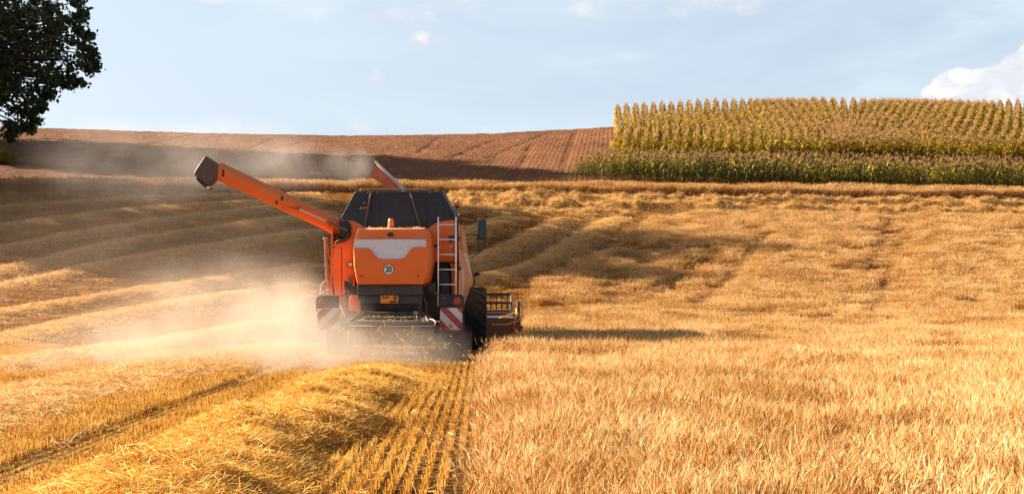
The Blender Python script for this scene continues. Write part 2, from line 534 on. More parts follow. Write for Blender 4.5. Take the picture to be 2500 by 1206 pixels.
def wheat_patch(name, rng, size=0.62, n=150, h=0.45, k_w=1.0, leaves=2.2, lean=(0.035, -0.01), ear_len=0.072, awns=3):
    R = Ribbons()
    bx = rng.uniform(-size / 2, size / 2, n); by = rng.uniform(-size / 2, size / 2, n)
    H = h * np.clip(rng.normal(1, 0.11, n), 0.6, 1.3)
    s = np.array([0, .35, .7, 1.0])
    ln = np.stack([rng.normal(lean[0], .095, n), rng.normal(lean[1], .095, n)], 1)
    kink = rng.random(n) < 0.06
    ln[kink] *= 4
    P = np.zeros((n, 4, 3))
    P[:, :, 0] = bx[:, None] + ln[:, :1] * s ** 2
    P[:, :, 1] = by[:, None] + ln[:, 1:] * s ** 2
    P[:, :, 2] = H[:, None] * s * (1 - 0.5 * (ln ** 2).sum(1)[:, None])
    side = rand_side(n, rng)
    R.add(P, np.broadcast_to(np.array([.0022, .0022, .0019, .0014]) * k_w, (n, 4)), side, 0)
    # ears, two crossed ribbons that bend on in the direction of the lean
    tip = P[:, -1]; d = unit(P[:, -1] - P[:, -2])
    nod = np.stack([rng.normal(.12, .42, n), rng.normal(-.05, .42, n), np.zeros(n)], 1)
    e = np.array([0, .33, .72, 1.0]); L = ear_len * rng.uniform(.75, 1.25, n)
    E = tip[:, None] + (d[:, None] * e[None, :, None] + nod[:, None] * (e ** 2)[None, :, None] * .55) * L[:, None, None]
    ew = np.array([.45, 1, .85, .15]) * .0072 * max(1.0, k_w * .8)
    R.add(E, np.broadcast_to(ew, (n, 4)), side, 1)
    s2 = unit(np.cross(d, side))
    R.add(E, np.broadcast_to(ew, (n, 4)), s2, 1)
    if awns:
        for a in range(awns):
            b = E[:, 1 + a % 2]
            ad = unit(d + nod * .5 + rng.normal(0, .28, (n, 3))) * rng.uniform(.07, .12, (n, 1))
            A = np.stack([b, b + ad], 1)
            R.add(A, np.broadcast_to(np.array([.0013, .0003]) * max(1, k_w * .8), (n, 2)), side, 1)
    # dry leaves
    m = int(n * leaves)
    pick = rng.integers(0, n, m)
    z0 = rng.uniform(.15, .85, m)
    b = np.stack([bx[pick] + ln[pick, 0] * z0 ** 2, by[pick] + ln[pick, 1] * z0 ** 2, H[pick] * z0], 1)
    az = rng.uniform(0, 2 * np.pi, m); o = np.stack([np.cos(az), np.sin(az), np.zeros(m)], 1)
    ll = rng.uniform(.06, .15, m)[:, None]
    Lf = np.stack([b, b + o * ll * .35 + np.array([0, 0, 1]) * ll * .35, b + o * ll * .8 + np.array([0, 0, 1]) * ll * rng.uniform(-.2, .45, (m, 1)),
                   b + o * ll * 1.0 - np.array([0, 0, 1]) * ll * rng.uniform(-.2, .6, (m, 1))], 1)
    sd_ = unit(np.cross(o, rng.normal(0, .4, (m, 3)) + np.array([0, 0, 1.0])))
    R.add(Lf, np.broadcast_to(np.array([.0018, .0030, .0025, .0005]) * k_w, (m, 4)), sd_, 2)
    return R.mesh(name)

def stubble_patch(name, rng, size=0.5, rows=4, per=80, h=0.105, litter=22, k_w=1.1):
    R = Ribbons()
    n = rows * per
    rx = (np.repeat(np.arange(rows), per) + .5) / rows * size - size / 2
    bx = rx + rng.normal(0, .010, n); by = rng.uniform(-size / 2, size / 2, n)
    H = h * rng.uniform(.55, 1.25, n)
    t = rng.normal(0, .16, (n, 2)) * H[:, None]
    P = np.zeros((n, 2, 3))
    P[:, 0, 0] = bx; P[:, 0, 1] = by
    P[:, 1, 0] = bx + t[:, 0]; P[:, 1, 1] = by + t[:, 1]; P[:, 1, 2] = H
    R.add(P, np.broadcast_to(np.array([.0034, .0028]) * k_w, (n, 2)), rand_side(n, rng), 0)
    m = litter
    c = np.stack([rng.uniform(-size / 2, size / 2, m), rng.uniform(-size / 2, size / 2, m), rng.uniform(.01, .10, m)], 1)
    az = rng.uniform(0, 2 * np.pi, m); o = np.stack([np.cos(az), np.sin(az), rng.normal(0, .25, m)], 1) * rng.uniform(.04, .13, (m, 1))
    L = np.stack([c - o, c, c + o], 1)
    L[:, 1, 2] += rng.normal(0, .012, m)
    R.add(L, np.full((m, 3), .0027 * k_w), unit(np.cross(o, rng.normal(0, .5, (m, 3)) + np.array([0, 0, 1.0]))), 1)
    return R.mesh(name)

LIB = bpy.data.collections.new('plant_patterns')     # sources of the scattered crops, not linked to the scene
def library(prefix, meshes, mats):
    c = bpy.data.collections.new(prefix)
    for i, me in enumerate(meshes):
        for m in mats:
            me.materials.append(m)
        o = bpy.data.objects.new('%s_%02d' % (prefix, i), me)
        c.objects.link(o)
    return c

def scatter(name, P, rz, tilt, S, coll, nvar, rng):
    """one object whose points carry crop tufts (geometry nodes)"""
    n = len(P)
    me = bpy.data.meshes.new(name)
    me.vertices.add(n)
    me.vertices.foreach_set('co', np.ascontiguousarray(P, np.float32).ravel())
    rot = np.zeros((n, 3), np.float32); rot[:, 2] = rz
    if tilt is not None:
        rot[:, 0] = tilt
    for nm, arr, ty in (('rot', rot, 'FLOAT_VECTOR'), ('scl', np.asarray(S, np.float32), 'FLOAT_VECTOR')):
        a = me.attributes.new(nm, ty, 'POINT')
        a.data.foreach_set('vector', np.ascontiguousarray(arr, np.float32).ravel())
    a = me.attributes.new('vid', 'INT', 'POINT')
    a.data.foreach_set('value', rng.integers(0, nvar, n).astype(np.int32))
    o = link(name, me)
    ng = bpy.data.node_groups.new(name, 'GeometryNodeTree')
    ng.interface.new_socket('Geometry', in_out='INPUT', socket_type='NodeSocketGeometry')
    ng.interface.new_socket('Geometry', in_out='OUTPUT', socket_type='NodeSocketGeometry')
    gi = ng.nodes.new('NodeGroupInput'); go = ng.nodes.new('NodeGroupOutput')
    ip = ng.nodes.new('GeometryNodeInstanceOnPoints')
    ci = ng.nodes.new('GeometryNodeCollectionInfo')
    ci.inputs['Collection'].default_value = coll
    ci.inputs['Separate Children'].default_value = True
    ci.inputs['Reset Children'].default_value = True
    def named(nm, ty):
        q = ng.nodes.new('GeometryNodeInputNamedAttribute'); q.data_type = ty
        q.inputs['Name'].default_value = nm
        return [s for s in q.outputs if s.name == 'Attribute' and s.enabled][0]
    er = ng.nodes.new('FunctionNodeEulerToRotation')
    ng.links.new(named('rot', 'FLOAT_VECTOR'), er.inputs[0])
    ng.links.new(gi.outputs[0], ip.inputs['Points'])
    ng.links.new(ci.outputs[0], ip.inputs['Instance'])
    ip.inputs['Pick Instance'].default_value = True
    ng.links.new(named('vid', 'INT'), ip.inputs['Instance Index'])
    ng.links.new(er.outputs[0], ip.inputs['Rotation'])
    ng.links.new(named('scl', 'FLOAT_VECTOR'), ip.inputs['Scale'])
    ng.links.new(ip.outputs[0], go.inputs[0])
    md = o.modifiers.new('scatter', 'NODES'); md.node_group = ng
    return o

def in_view(x, y, pad=1.2):
    """keep what could be seen from here or a few steps aside"""
    return (y > 5.5) & (x > -0.42 * y - 1.5 - pad) & (x < 0.46 * y + 1.5 + pad)

# ------------------------------------------------------------------ standing grain on the right
M_STEM = straw_mat('grain_stem', [(0.0, (0.13, 0.038, 0.005)), (0.4, (0.30, 0.11, 0.016)), (0.75, (0.46, 0.20, 0.035)), (1.0, (0.62, 0.36, 0.12))], .15)
M_EAR = straw_mat('grain_ear', [(0.0, (0.34, 0.145, 0.032)), (0.45, (0.56, 0.325, 0.105)), (1.0, (0.84, 0.64, 0.36))], .20)
M_LEAF = straw_mat('grain_leaf', [(0.0, (0.15, 0.045, 0.006)), (0.32, (0.30, 0.115, 0.018)), (0.55, (0.56, 0.31, 0.085)), (1.0, (0.90, 0.72, 0.44))], .20)
GM = [M_STEM, M_EAR, M_LEAF]
near_lib = library('grain_near', [wheat_patch('grain_near', RNG, n=210) for _ in range(7)], GM)
far_lib = library('grain_far', [wheat_patch('grain_far', RNG, n=135, k_w=1.35, leaves=1.8, awns=2) for _ in range(6)], GM)

border = [(-0.02, 4.0), (-0.02, 12.0), (0.02, 20.0), (0.10, 25.5), (0.30, 28.5), (0.9, 32.0), (1.25, 36.2), (1.28, 40.5)]
border += [tuple(at(px, py)) for px, py in [(1300, 700), (1343, 686), (1422, 652), (1492, 616), (1554, 576), (1593, 540), (1716, 533), (2000, 536), (2500, 543), (2900, 548)]]
grain_poly = border + [(60, 60), (30, 4)]
def clear_of_lines(x, y):
    """tramlines left by the sprayer: 0 in the wheel marks"""
    k = np.ones(len(x))
    for pts in ([(2215, 545), (2196, 600), (2168, 690), (2120, 800)], [(2170, 545), (2150, 600), (2115, 690)], [(1872, 590), (1830, 640), (1775, 700), (1700, 770)],
                [(1730, 640), (1660, 700), (1560, 770)]):
        L = polyline([at(*p) for p in pts], .5)
        d = np.min(np.hypot(x[:, None] - L[None, :, 0], y[:, None] - L[None, :, 1]), 1)
        k *= 1 - .7 * np.exp(-(d / .36) ** 2)
    return k

def lay_grain(name, d0, d1, step, lib, nvar, rng, hmul=1.0):
    nx = int(70 / step)
    gx, gy = np.meshgrid(np.arange(-1, 45, step), np.arange(d0, d1, step))
    gx = gx.ravel() + rng.uniform(-.35, .35, gx.size) * step
    gy = gy.ravel() + rng.uniform(-.35, .35, gy.size) * step
    k = in_poly(gx - .24, gy, grain_poly) & in_view(gx, gy)
    gx, gy = gx[k], gy[k]
    z = ground_z(gx, gy)
    hv = 1.0 + .16 * fbm(gx * .6, gy * .4, 21, 3) + .08 * vnoise(gx * 1.7, gy * 1.7, 22)
    hollow = sstep(.20, .45, fbm(gx * .55, gy * .40, 31, 3))          # lodged places
    hv *= (1 - .42 * hollow)
    if d0 > 15:
        hv *= clear_of_lines(gx, gy)
    S = np.stack([np.full(len(gx), 1.05), np.full(len(gx), 1.05), hv * hmul], 1)
    return np.stack([gx, gy, z], 1), rng.normal(0, .9, len(gx)), S

P1, r1, S1 = lay_grain('a', 5.6, 22, .46, near_lib, 7, RNG)
o = scatter('grain_crop', P1, r1, None, S1, near_lib, 7, RNG)
tag(o, 'tall ripe pale grain standing uncut in the foreground', 'grain crop', kind='stuff')
P2, r2, S2 = lay_grain('b', 22, 80, .50, far_lib, 6, RNG)
o = scatter('grain_crop', P2, r2, -.10 * sstep(40, 56, P2[:, 1]), S2, far_lib, 6, RNG)
tag(o, 'ripe grain standing uncut on the slope beyond the machine shadow', 'grain crop', kind='stuff')

# ------------------------------------------------------------------ narrow strip left standing below the ploughed hill
M_STRIP = straw_mat('strip_stem', [(0.0, (0.30, 0.12, 0.03)), (0.5, (0.44, 0.22, 0.065)), (1.0, (0.56, 0.33, 0.12))], .40)
strip_lib = library('strip_tuft', [wheat_patch('strip_tuft', RNG, n=80, h=.80, k_w=2.2, leaves=1.2, lean=(.22, -.05), awns=2, ear_len=.12) for _ in range(6)], [M_STRIP, M_EAR, M_STRIP])
L = polyline(strip_line, .42)
L = L[(L[:, 0] > -44) & (L[:, 0] < 44)]
PS = np.concatenate([L + np.array([0, k * .5 + .15]) + RNG.normal(0, .10, L.shape) for k in range(4)])
z = ground_z(PS[:, 0], PS[:, 1])
hv = .72 + .20 * fbm(PS[:, 0] * .5, PS[:, 1], 41, 3)
o = scatter('barley_strip', np.column_stack([PS, z]), RNG.uniform(-.4, .4, len(PS)), None, np.stack([np.full(len(PS), 1.1)] * 2 + [hv], 1), strip_lib, 6, RNG)
tag(o, 'long narrow strip of uncut barley below the ploughed hill', 'barley strip', kind='stuff')

# ------------------------------------------------------------------ stubble
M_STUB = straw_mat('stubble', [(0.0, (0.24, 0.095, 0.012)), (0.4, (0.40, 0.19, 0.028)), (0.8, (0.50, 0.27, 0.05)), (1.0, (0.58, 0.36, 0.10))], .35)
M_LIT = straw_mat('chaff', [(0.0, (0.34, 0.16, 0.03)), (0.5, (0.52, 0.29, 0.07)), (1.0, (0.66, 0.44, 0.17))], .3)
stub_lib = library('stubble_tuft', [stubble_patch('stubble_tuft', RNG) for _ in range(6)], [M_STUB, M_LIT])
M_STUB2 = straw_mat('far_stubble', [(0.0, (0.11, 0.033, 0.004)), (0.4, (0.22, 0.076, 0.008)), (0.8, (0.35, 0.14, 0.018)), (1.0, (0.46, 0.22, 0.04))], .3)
stub_far = library('stubble_far', [stubble_patch('stubble_far', RNG, size=.8, rows=6, per=34, litter=24, k_w=2.0) for _ in range(5)], [M_STUB2, M_LIT])
gx, gy = np.meshgrid(np.arange(-14, 0.2, .5), np.arange(5.5, 36, .46))
gx = gx.ravel(); gy = gy.ravel() + RNG.uniform(-.1, .1, gx.size)
rut = np.abs(gx + 4.22 - .01 * (gy - 12)) < .26
k = in_view(gx, gy) & ~in_poly(gx - .02, gy, grain_poly) & ~((np.abs(gx + 2.1) < .6) & (gy < 23))
gx, gy, rut = gx[k], gy[k], rut[k]
hv = 1 + .3 * fbm(gx * .8, gy * .4, 51, 2)
hv = np.where(rut, hv * .30, hv)
dens = RNG.random(len(gx)) < .97
o = scatter('stubble', np.column_stack([gx, gy, ground_z(gx, gy)])[dens], np.zeros(dens.sum()) + RNG.choice([0, np.pi], dens.sum()), None,
            np.stack([np.ones(len(gx)), np.full(len(gx), 1.05), hv], 1)[dens], stub_lib, 6, RNG)
tag(o, 'short cut stubble standing in drill rows in the foreground', 'stubble', kind='stuff')
gx, gy = np.meshgrid(np.arange(-42, 44, .95), np.arange(34, 92, .95))
gx = gx.ravel() + RNG.uniform(-.3, .3, gx.size); gy = gy.ravel() + RNG.uniform(-.3, .3, gy.size)
k = in_view(gx, gy) & ~in_poly(gx, gy, grain_poly) & (gy < strip_y(gx) - .3)
gx, gy = gx[k], gy[k]
ang = np.interp(gx, [-20, -10, 5, 14], [-.85, -.6, -.4, -.4]) * sstep(30, 48, gy)
lane = np.full(len(gx), 9.0)                     # wheel lanes pressed flat beside the uncut grain
for pts in ([(1190, 668), (1290, 625), (1370, 585), (1440, 540)], [(1345, 686), (1430, 643), (1500, 602), (1572, 548)], [(0, 690), (250, 632), (420, 600)], [(0, 790), (340, 740), (660, 690)], [(0, 862), (300, 795), (560, 752)]):
    q = polyline([at(*t) for t in pts], .4)
    lane = np.minimum(lane, np.min(np.hypot(gx[:, None] - q[None, :, 0], gy[:, None] - q[None, :, 1]), 1))
hs = (1 + .3 * RNG.normal(0, 1, len(gx)).clip(-1, 1)) * np.where(lane < .75, .28, 1.0)
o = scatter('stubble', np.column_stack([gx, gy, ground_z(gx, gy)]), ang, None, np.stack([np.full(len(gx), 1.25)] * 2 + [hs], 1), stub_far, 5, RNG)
tag(o, 'cut stubble on the rising field behind the machine', 'stubble', kind='stuff')

# ------------------------------------------------------------------ windrows of straw
M_MOUND = straw_mat('windrow_core', [(0, (0.30, 0.15, 0.035)), (1, (0.30, 0.15, 0.035))], 0.0, inst=False)
M_STRAW = straw_mat('loose_straw', [(0.0, (0.34, 0.13, 0.012)), (0.35, (0.58, 0.275, 0.03)), (0.7, (0.74, 0.42, 0.075)), (1.0, (0.86, 0.64, 0.28))], .42, rough=.75, spec=.15, inst=False)
M_STRAW_PALE = straw_mat('pale_straw', [(0.0, (0.36, 0.155, 0.04)), (0.35, (0.56, 0.295, 0.085)), (0.7, (0.70, 0.43, 0.16)), (1.0, (0.84, 0.62, 0.33))], .40, rough=.75, spec=.15, inst=False)

def windrow(label, path, width, height, dens, seed, k_w=1.0, pale=False, hfun=None, lmax=.32, clump=.7):
    rng = np.random.default_rng(seed)
    C = polyline(path, .16)
    t = np.gradient(C, axis=0); t = unit(t); nrm = np.stack([t[:, 1], -t[:, 0]], 1)
    na = 17
    u = np.linspace(-1, 1, na)
    s = np.arange(len(C)) * .16
    def surf(si, uu):
        """height of the heap at a distance along it and a place across (-1..1)"""
        wob = .18 * vnoise(si * .5, 0 * si, seed) + .10 * vnoise(si * 1.6, 0 * si, seed + 1)
        prof = np.clip(1 - np.abs(uu + wob * (1 - uu ** 2)) ** 2.0, 0, None) ** 1.15
        lump = 1 + clump * (.30 * vnoise(si * .75, uu * 1.4, seed + 2) + .30 * vnoise(si * 2.1, uu * 3.0, seed + 3) + .16 * vnoise(si * 4.6, uu * 6.0, seed + 4))
        hh = height * (hfun(si) if hfun is not None else 1.0)
        ends = sstep(0, .8, si) * sstep(s[-1], s[-1] - .8, si)
        return hh * prof * np.clip(lump, .15, None) * ends
    wv = width / 2 * (1 + .14 * vnoise(s * .4, s * 0, seed + 5) + .10 * vnoise(s * 1.3, s * 0, seed + 6))
    SI, UU = np.meshgrid(s, u, indexing='ij')
    XX = C[:, None, 0] + nrm[:, None, 0] * UU * wv[:, None]
    YY = C[:, None, 1] + nrm[:, None, 1] * UU * wv[:, None]
    HH = surf(SI, UU) * .86
    ZZ = ground_z(XX, YY) + HH - .03
    n, m = XX.shape
    i = np.arange(n * m).reshape(n, m)
    F0 = np.stack([i[:-1, :-1], i[:-1, 1:], i[1:, 1:], i[1:, :-1]], -1).reshape(-1, 4)
    V0 = np.stack([XX, YY, ZZ], -1).reshape(-1, 3)
    area = width * s[-1]
    ns = int(area * dens)
    si = rng.uniform(0, s[-1], ns); uu = np.clip(rng.normal(0, .47, ns), -1.15, 1.15)
    cx = np.interp(si, s, C[:, 0]); cy = np.interp(si, s, C[:, 1])
    nx = np.interp(si, s, nrm[:, 0]); ny = np.interp(si, s, nrm[:, 1]); w = np.interp(si, s, wv)
    px = cx + nx * uu * w; py = cy + ny * uu * w
    hs = surf(si, np.clip(uu, -1, 1))
    pz = ground_z(px, py) + np.maximum(hs, .02) * rng.uniform(.80, 1.08, ns) + rng.uniform(0, .03, ns)
    az = rng.uniform(0, 2 * np.pi, ns)
    el = rng.normal(0, .30, ns)
    dr = np.stack([np.cos(az) * np.cos(el), np.sin(az) * np.cos(el), np.sin(el)], 1)
    ln = rng.uniform(.10, lmax, ns) / 2
    c = np.stack([px, py, pz], 1)
    bend = rng.normal(0, .18, (ns, 3)) * ln[:, None]
    P = np.stack([c - dr * ln[:, None], c + bend, c + dr * ln[:, None]], 1)
    P[:, :, 2] = np.maximum(P[:, :, 2], ground_z(P[:, :, 0], P[:, :, 1]) + .01)
    sd_ = unit(np.cross(dr, rng.normal(0, .6, (ns, 3)) + np.array([0, -.35, 1.0])))
    R = Ribbons(); R.n = len(V0)
    R.add(P, np.broadcast_to((rng.uniform(.0014, .0025, ns) * k_w)[:, None], (ns, 3)), sd_, 1)
    me = np_mesh('straw_windrow', np.concatenate([V0] + R.V), [F0] + R.F, [np.zeros(len(F0), int)] + R.I)
    o = link('straw_windrow', me, None, [M_MOUND, M_STRAW_PALE if pale else M_STRAW])
    tag(o, label, 'windrow', 'straw windrows lying on the stubble')
    return o

windrow('thick golden straw windrow in the foreground, running up to the rear of the combine', [(-2.25, 6.0), (-2.2, 12), (-2.08, 18), (-1.9, 22), (-1.85, 26)], 2.15, .34, 4400, 101,
        hfun=lambda s: np.interp(s, [0, 12.5, 15.5, 20], [.95, 1.0, .55, .35]), lmax=.30, clump=.62)
def wpx(label, pts, width, height, dens, seed, k_w, **kw):
    return windrow(label, [tuple(at(*p)) for p in pts], width, height, dens, seed, k_w, **kw)
wpx('pale straw windrow along the dark wheel rut, next beyond the golden foreground heap', [(-420, 1130), (-150, 1040), (0, 1000), (250, 945), (470, 900), (640, 868), (760, 845)], 3.25, 0.15, 1125, 102, 1.3, pale=True, lmax=.36)
wpx('long pale windrow running into the densest dust beside the machine', [(-150, 935), (0, 905), (250, 866), (450, 832), (640, 800), (760, 780)], 2.39, 0.17, 525, 103, 1.7, pale=True, lmax=.4)
wpx('windrow with a dark orange shaded flank halfway up the left of the field', [(-120, 862), (0, 838), (145, 807), (311, 772), (518, 737), (700, 712), (790, 700)], 2.39, 0.21, 400, 104, 2.0, pale=True, lmax=.45)
wpx('windrow that crosses the sunlit stubble just above the dark orange flank', [(-80, 790), (0, 772), (124, 753), (332, 720), (497, 696), (660, 672), (800, 650)], 2.29, 0.19, 375, 105, 2.1, pale=True, lmax=.45)
wpx('windrow with sunlit crest next below the edge of the tree shadow', [(-60, 722), (0, 712), (166, 674), (298, 645), (450, 618), (640, 590), (800, 566)], 2.29, 0.21, 325, 106, 2.3, pale=True, lmax=.5)
wpx('windrow whose left end catches the sun at the tree shadow edge', [(-60, 678), (0, 667), (124, 641), (224, 616), (340, 590), (600, 552), (820, 522)], 2.29, 0.20, 275, 107, 2.4, pale=True, lmax=.5)
wpx('windrow wholly in the tree shadow, lower of the shaded ones', [(-60, 622), (60, 602), (200, 575), (400, 543), (620, 515), (820, 497)], 2.29, 0.19, 225, 108, 2.6, pale=True, lmax=.5)
wpx('windrow in the tree shadow, second from the barley strip', [(-60, 566), (100, 545), (280, 522), (520, 503), (800, 489)], 2.29, 0.19, 212, 109, 2.7, pale=True, lmax=.5)
wpx('windrow in the tree shadow nearest the barley strip', [(-60, 515), (120, 502), (300, 490), (520, 482), (800, 479)], 2.08, 0.17, 212, 110, 2.7, pale=True, lmax=.5)
wpx('broad straw windrow beside the uncut grain, curving uphill past the cab mirror', [(1140, 702), (1200, 684), (1324, 649), (1408, 600), (1478, 555), (1520, 536)], 2.3, 0.23, 412, 111, 2.0, pale=True, lmax=.45)
wpx('straw windrow behind the mirror, curving uphill between two dark stubble lanes', [(1120, 662), (1180, 640), (1268, 599), (1338, 565), (1385, 536)], 2.3, 0.24, 325, 112, 2.2, pale=True, lmax=.45)
wpx('short shaded windrow next behind the mirror windrow', [(1090, 600), (1184, 562), (1268, 534)], 2.86, 0.24, 275, 113, 2.4, pale=True, lmax=.45)
wpx('clumpy headland windrow nearest the uncut grain', [(1080, 500), (1250, 508), (1450, 512), (1700, 515), (1900, 519), (2200, 524), (2600, 530)], 1.7, .50, 220, 114, 2.6, pale=True, lmax=.5, clump=1.7)
wpx('clumpy headland windrow nearest the barley strip, on the right half of the field', [(1080, 484), (1250, 486), (1450, 490), (1700, 494), (2100, 499), (2600, 505)], 1.6, .42, 220, 115, 2.6, pale=True, lmax=.5, clump=1.7)
wpx('low shaded windrow under the clumpy headland windrows', [(1100, 520), (1250, 524), (1430, 528), (1560, 530)], 1.7, .40, 200, 116, 2.5, pale=True, lmax=.5, clump=1.4)
# ================================================================== maize on the hill
def leaf_mat(name, stops, transl=.4, rough=.5, spec=.35, inst=True):
    return straw_mat(name, stops, transl, rough, spec, inst)
M_CORN = leaf_mat('maize_leaf', [(0.0, (0.03, 0.035, 0.005)), (0.35, (0.085, 0.068, 0.007)), (0.68, (0.36, 0.225, 0.012)), (1.0, (0.66, 0.43, 0.025))], .34)
M_TASSEL = leaf_mat('maize_tassel', [(0.0, (0.30, 0.15, 0.06)), (1.0, (0.44, 0.25, 0.11))], .4, .8, .1)

def corn_mesh(name, rng, h=2.3):
    R = Ribbons()
    s = np.linspace(0, 1, 4)
    for a in (0, math.pi / 2):
        P = np.zeros((1, 4, 3)); P[0, :, 2] = s * h * .88
        R.add(P, np.array([[.016, .014, .011, .007]]), np.array([[math.cos(a), math.sin(a), 0]]), 0)
    n = 12
    az0 = rng.uniform(0, math.pi)
    i = np.arange(n)
    az = az0 + (i % 2) * math.pi + rng.normal(0, .4, n)
    z0 = h * (.10 + .73 * i / (n - 1))
    o = np.stack([np.cos(az), np.sin(az), np.zeros(n)], 1)
    ll = h * .225 * (1 - .6 * np.abs(i / (n - 1) - .6)) * rng.uniform(.8, 1.2, n)
    up = np.array([0, 0, 1.0])
    t = np.array([0, .25, .55, .8, 1.0])
    rise = rng.uniform(.45, .9, n)[:, None]
    droop = rng.uniform(.7, 1.5, n)[:, None]
    P = np.zeros((n, 5, 3)); P[:, :, 2] = z0[:, None]
    P += o[:, None] * (t * .85)[None, :, None] * ll[:, None, None]
    P[:, :, 2] += ll[:, None] * (rise * t * 1.1 - droop * t ** 2.3)
    sd_ = unit(np.cross(o, up[None] + rng.normal(0, .35, (n, 3))))
    R.add(P, np.broadcast_to(np.array([.018, .042, .045, .028, .004]), (n, 5)) , sd_, 0)
    m = 9
    ta = rng.uniform(0, 2 * math.pi, m); tl = rng.uniform(.15, .32, m)
    d = np.stack([np.cos(ta) * .35, np.sin(ta) * .35, np.ones(m)], 1)
    b = np.zeros((m, 3)); b[:, 2] = h * .86 + rng.uniform(0, .06, m)
    P = np.stack([b, b + d * tl[:, None] * .6, b + d * tl[:, None] + np.stack([np.cos(ta), np.sin(ta), -.2 * np.ones(m)], 1) * .07], 1)
    R.add(P, np.broadcast_to(np.array([.007, .009, .004]), (m, 3)), rand_side(m, rng), 1)
    return R.mesh(name)

M_CORN_GREEN = leaf_mat('green_maize_leaf', [(0.0, (0.022, 0.030, 0.006)), (0.4, (0.060, 0.062, 0.009)), (0.75, (0.17, 0.135, 0.014)), (1.0, (0.46, 0.32, 0.03))], .34)
green_lib = library('green_maize_plant', [corn_mesh('green_maize_plant', RNG) for _ in range(6)], [M_CORN_GREEN, M_TASSEL])
corn_lib = library('maize_plant', [corn_mesh('maize_plant', RNG) for _ in range(7)], [M_CORN, M_TASSEL])
def row_shift(x):
    return np.interp(x, [1500, 1600, 1700, 1830, 1950, 2010, 2060, 2110, 2160, 2300, 2450, 2520, 2700], [4, 16, 40, 66, 72, 44, 2, -44, -74, -78, -30, -8, 0])
rows = []
x_t = 1508.0
while x_t < 2620:
    x_b = x_t + float(row_shift(x_t))
    y_b = float(np.interp(x_b, [1490, 1600, 1800, 2100, 2600], [404, 408, 412, 416, 420]))
    y_t = float(np.interp(x_t, [1490, 1650, 1800, 2100, 2600], [318, 304, 299, 300, 300]))
    pts = []
    for t, bend in ((0, -14), (.14, -4), (.35, 2), (.6, 2), (.85, 0)):
        pts.append(at(x_b + (x_t - x_b) * t ** .9 + bend, y_b + (y_t - y_b) * t))
    e = pts[-1] - pts[-2]; e /= np.linalg.norm(e)
    q = pts[-1]
    while q[1] < 158:
        kk = float(sstep(1790, 1930, x_t) * (1 - sstep(2380, 2480, x_t)))       # the rows meet the skyline at a slant here
        v_ = q / q[1] * (1 - kk) + np.array([e[0], max(e[1], .35)]) * kk
        q = q + v_ * 4.0
    pts.append(q)
    rows.append(polyline(pts, .14))
    x_t += 21.3
PC = np.concatenate(rows)
PC = PC + RNG.normal(0, .055, PC.shape)
PC = PC[(PC[:, 0] < 78)]
_, first = np.unique(np.floor(PC / .22).astype(int), axis=0, return_index=True)      # rows that meet are thinned
PC = PC[np.sort(first)]
z = ground_z(PC[:, 0], PC[:, 1])
hv = 1.04 + .10 * RNG.normal(0, 1, len(PC)).clip(-2, 1.6) + .10 * fbm(PC[:, 0] * .25, PC[:, 1] * .25, 61, 3)
o = scatter('maize_crop', np.column_stack([PC, z]), RNG.uniform(0, 6.28, len(PC)), None, np.stack([hv, hv, hv], 1), corn_lib, 7, RNG)
tag(o, 'rows of tall yellow green maize running up the hill to the skyline', 'maize crop', kind='stuff')

front = [(1372, 438), (1500, 441), (1800, 453), (2150, 465), (2400, 472), (2700, 480)]
fl = polyline([at(*p) for p in front], .2)
head = []
for k in range(8):
    dy = k * .78
    q = fl + np.array([0, dy]) + RNG.normal(0, .07, fl.shape)
    left = np.interp(dy, [0, 6], [at(1376, 438)[0], at(1440, 408)[0]]) + RNG.uniform(-.2, .2, len(q))
    head.append(q[q[:, 0] > left])
PH = np.concatenate(head)
PH = PH[PH[:, 0] < 60]
hv = .84 + .07 * RNG.normal(0, 1, len(PH)) + .10 * fbm(PH[:, 0] * .3, PH[:, 1] * .3, 62, 2)
hv *= np.interp(PH[:, 0], [at(1383, 438)[0], at(1500, 440)[0], 30], [.55, .90, 1.0])
o = scatter('maize_crop', np.column_stack([PH, ground_z(PH[:, 0], PH[:, 1])]), RNG.uniform(0, 6.28, len(PH)), None, np.stack([hv * 1.15, hv * 1.15, hv], 1), green_lib, 6, RNG)
tag(o, 'dark green maize headland standing along the barley strip', 'maize crop', kind='stuff')

# ================================================================== trees
def bark_mat():
    m, nt, out = mat('bark')
    n = tnoise(nt, 6, 6, .7, sc=(1, 1, .25))
    col = ramp(nt, n, [(.3, (.035, .025, .018)), (.7, (.11, .085, .065))])
    p = nd(nt, 'ShaderNodeBsdfPrincipled'); p.inputs['Roughness'].default_value = .9
    nt.links.new(col, p.inputs['Base Color'])
    b = nd(nt, 'ShaderNodeBump'); b.inputs['Distance'].default_value = .06
    nt.links.new(n, b.inputs['Height']); nt.links.new(b.outputs[0], p.inputs['Normal'])
    nt.links.new(p.outputs[0], out.inputs['Surface'])
    return m
M_BARK = bark_mat()
M_OAK = straw_mat('oak_leaf', [(0, (.018, .030, .012)), (.6, (.035, .055, .020)), (1, (.065, .085, .025))], .18, .55, .2, inst=False)

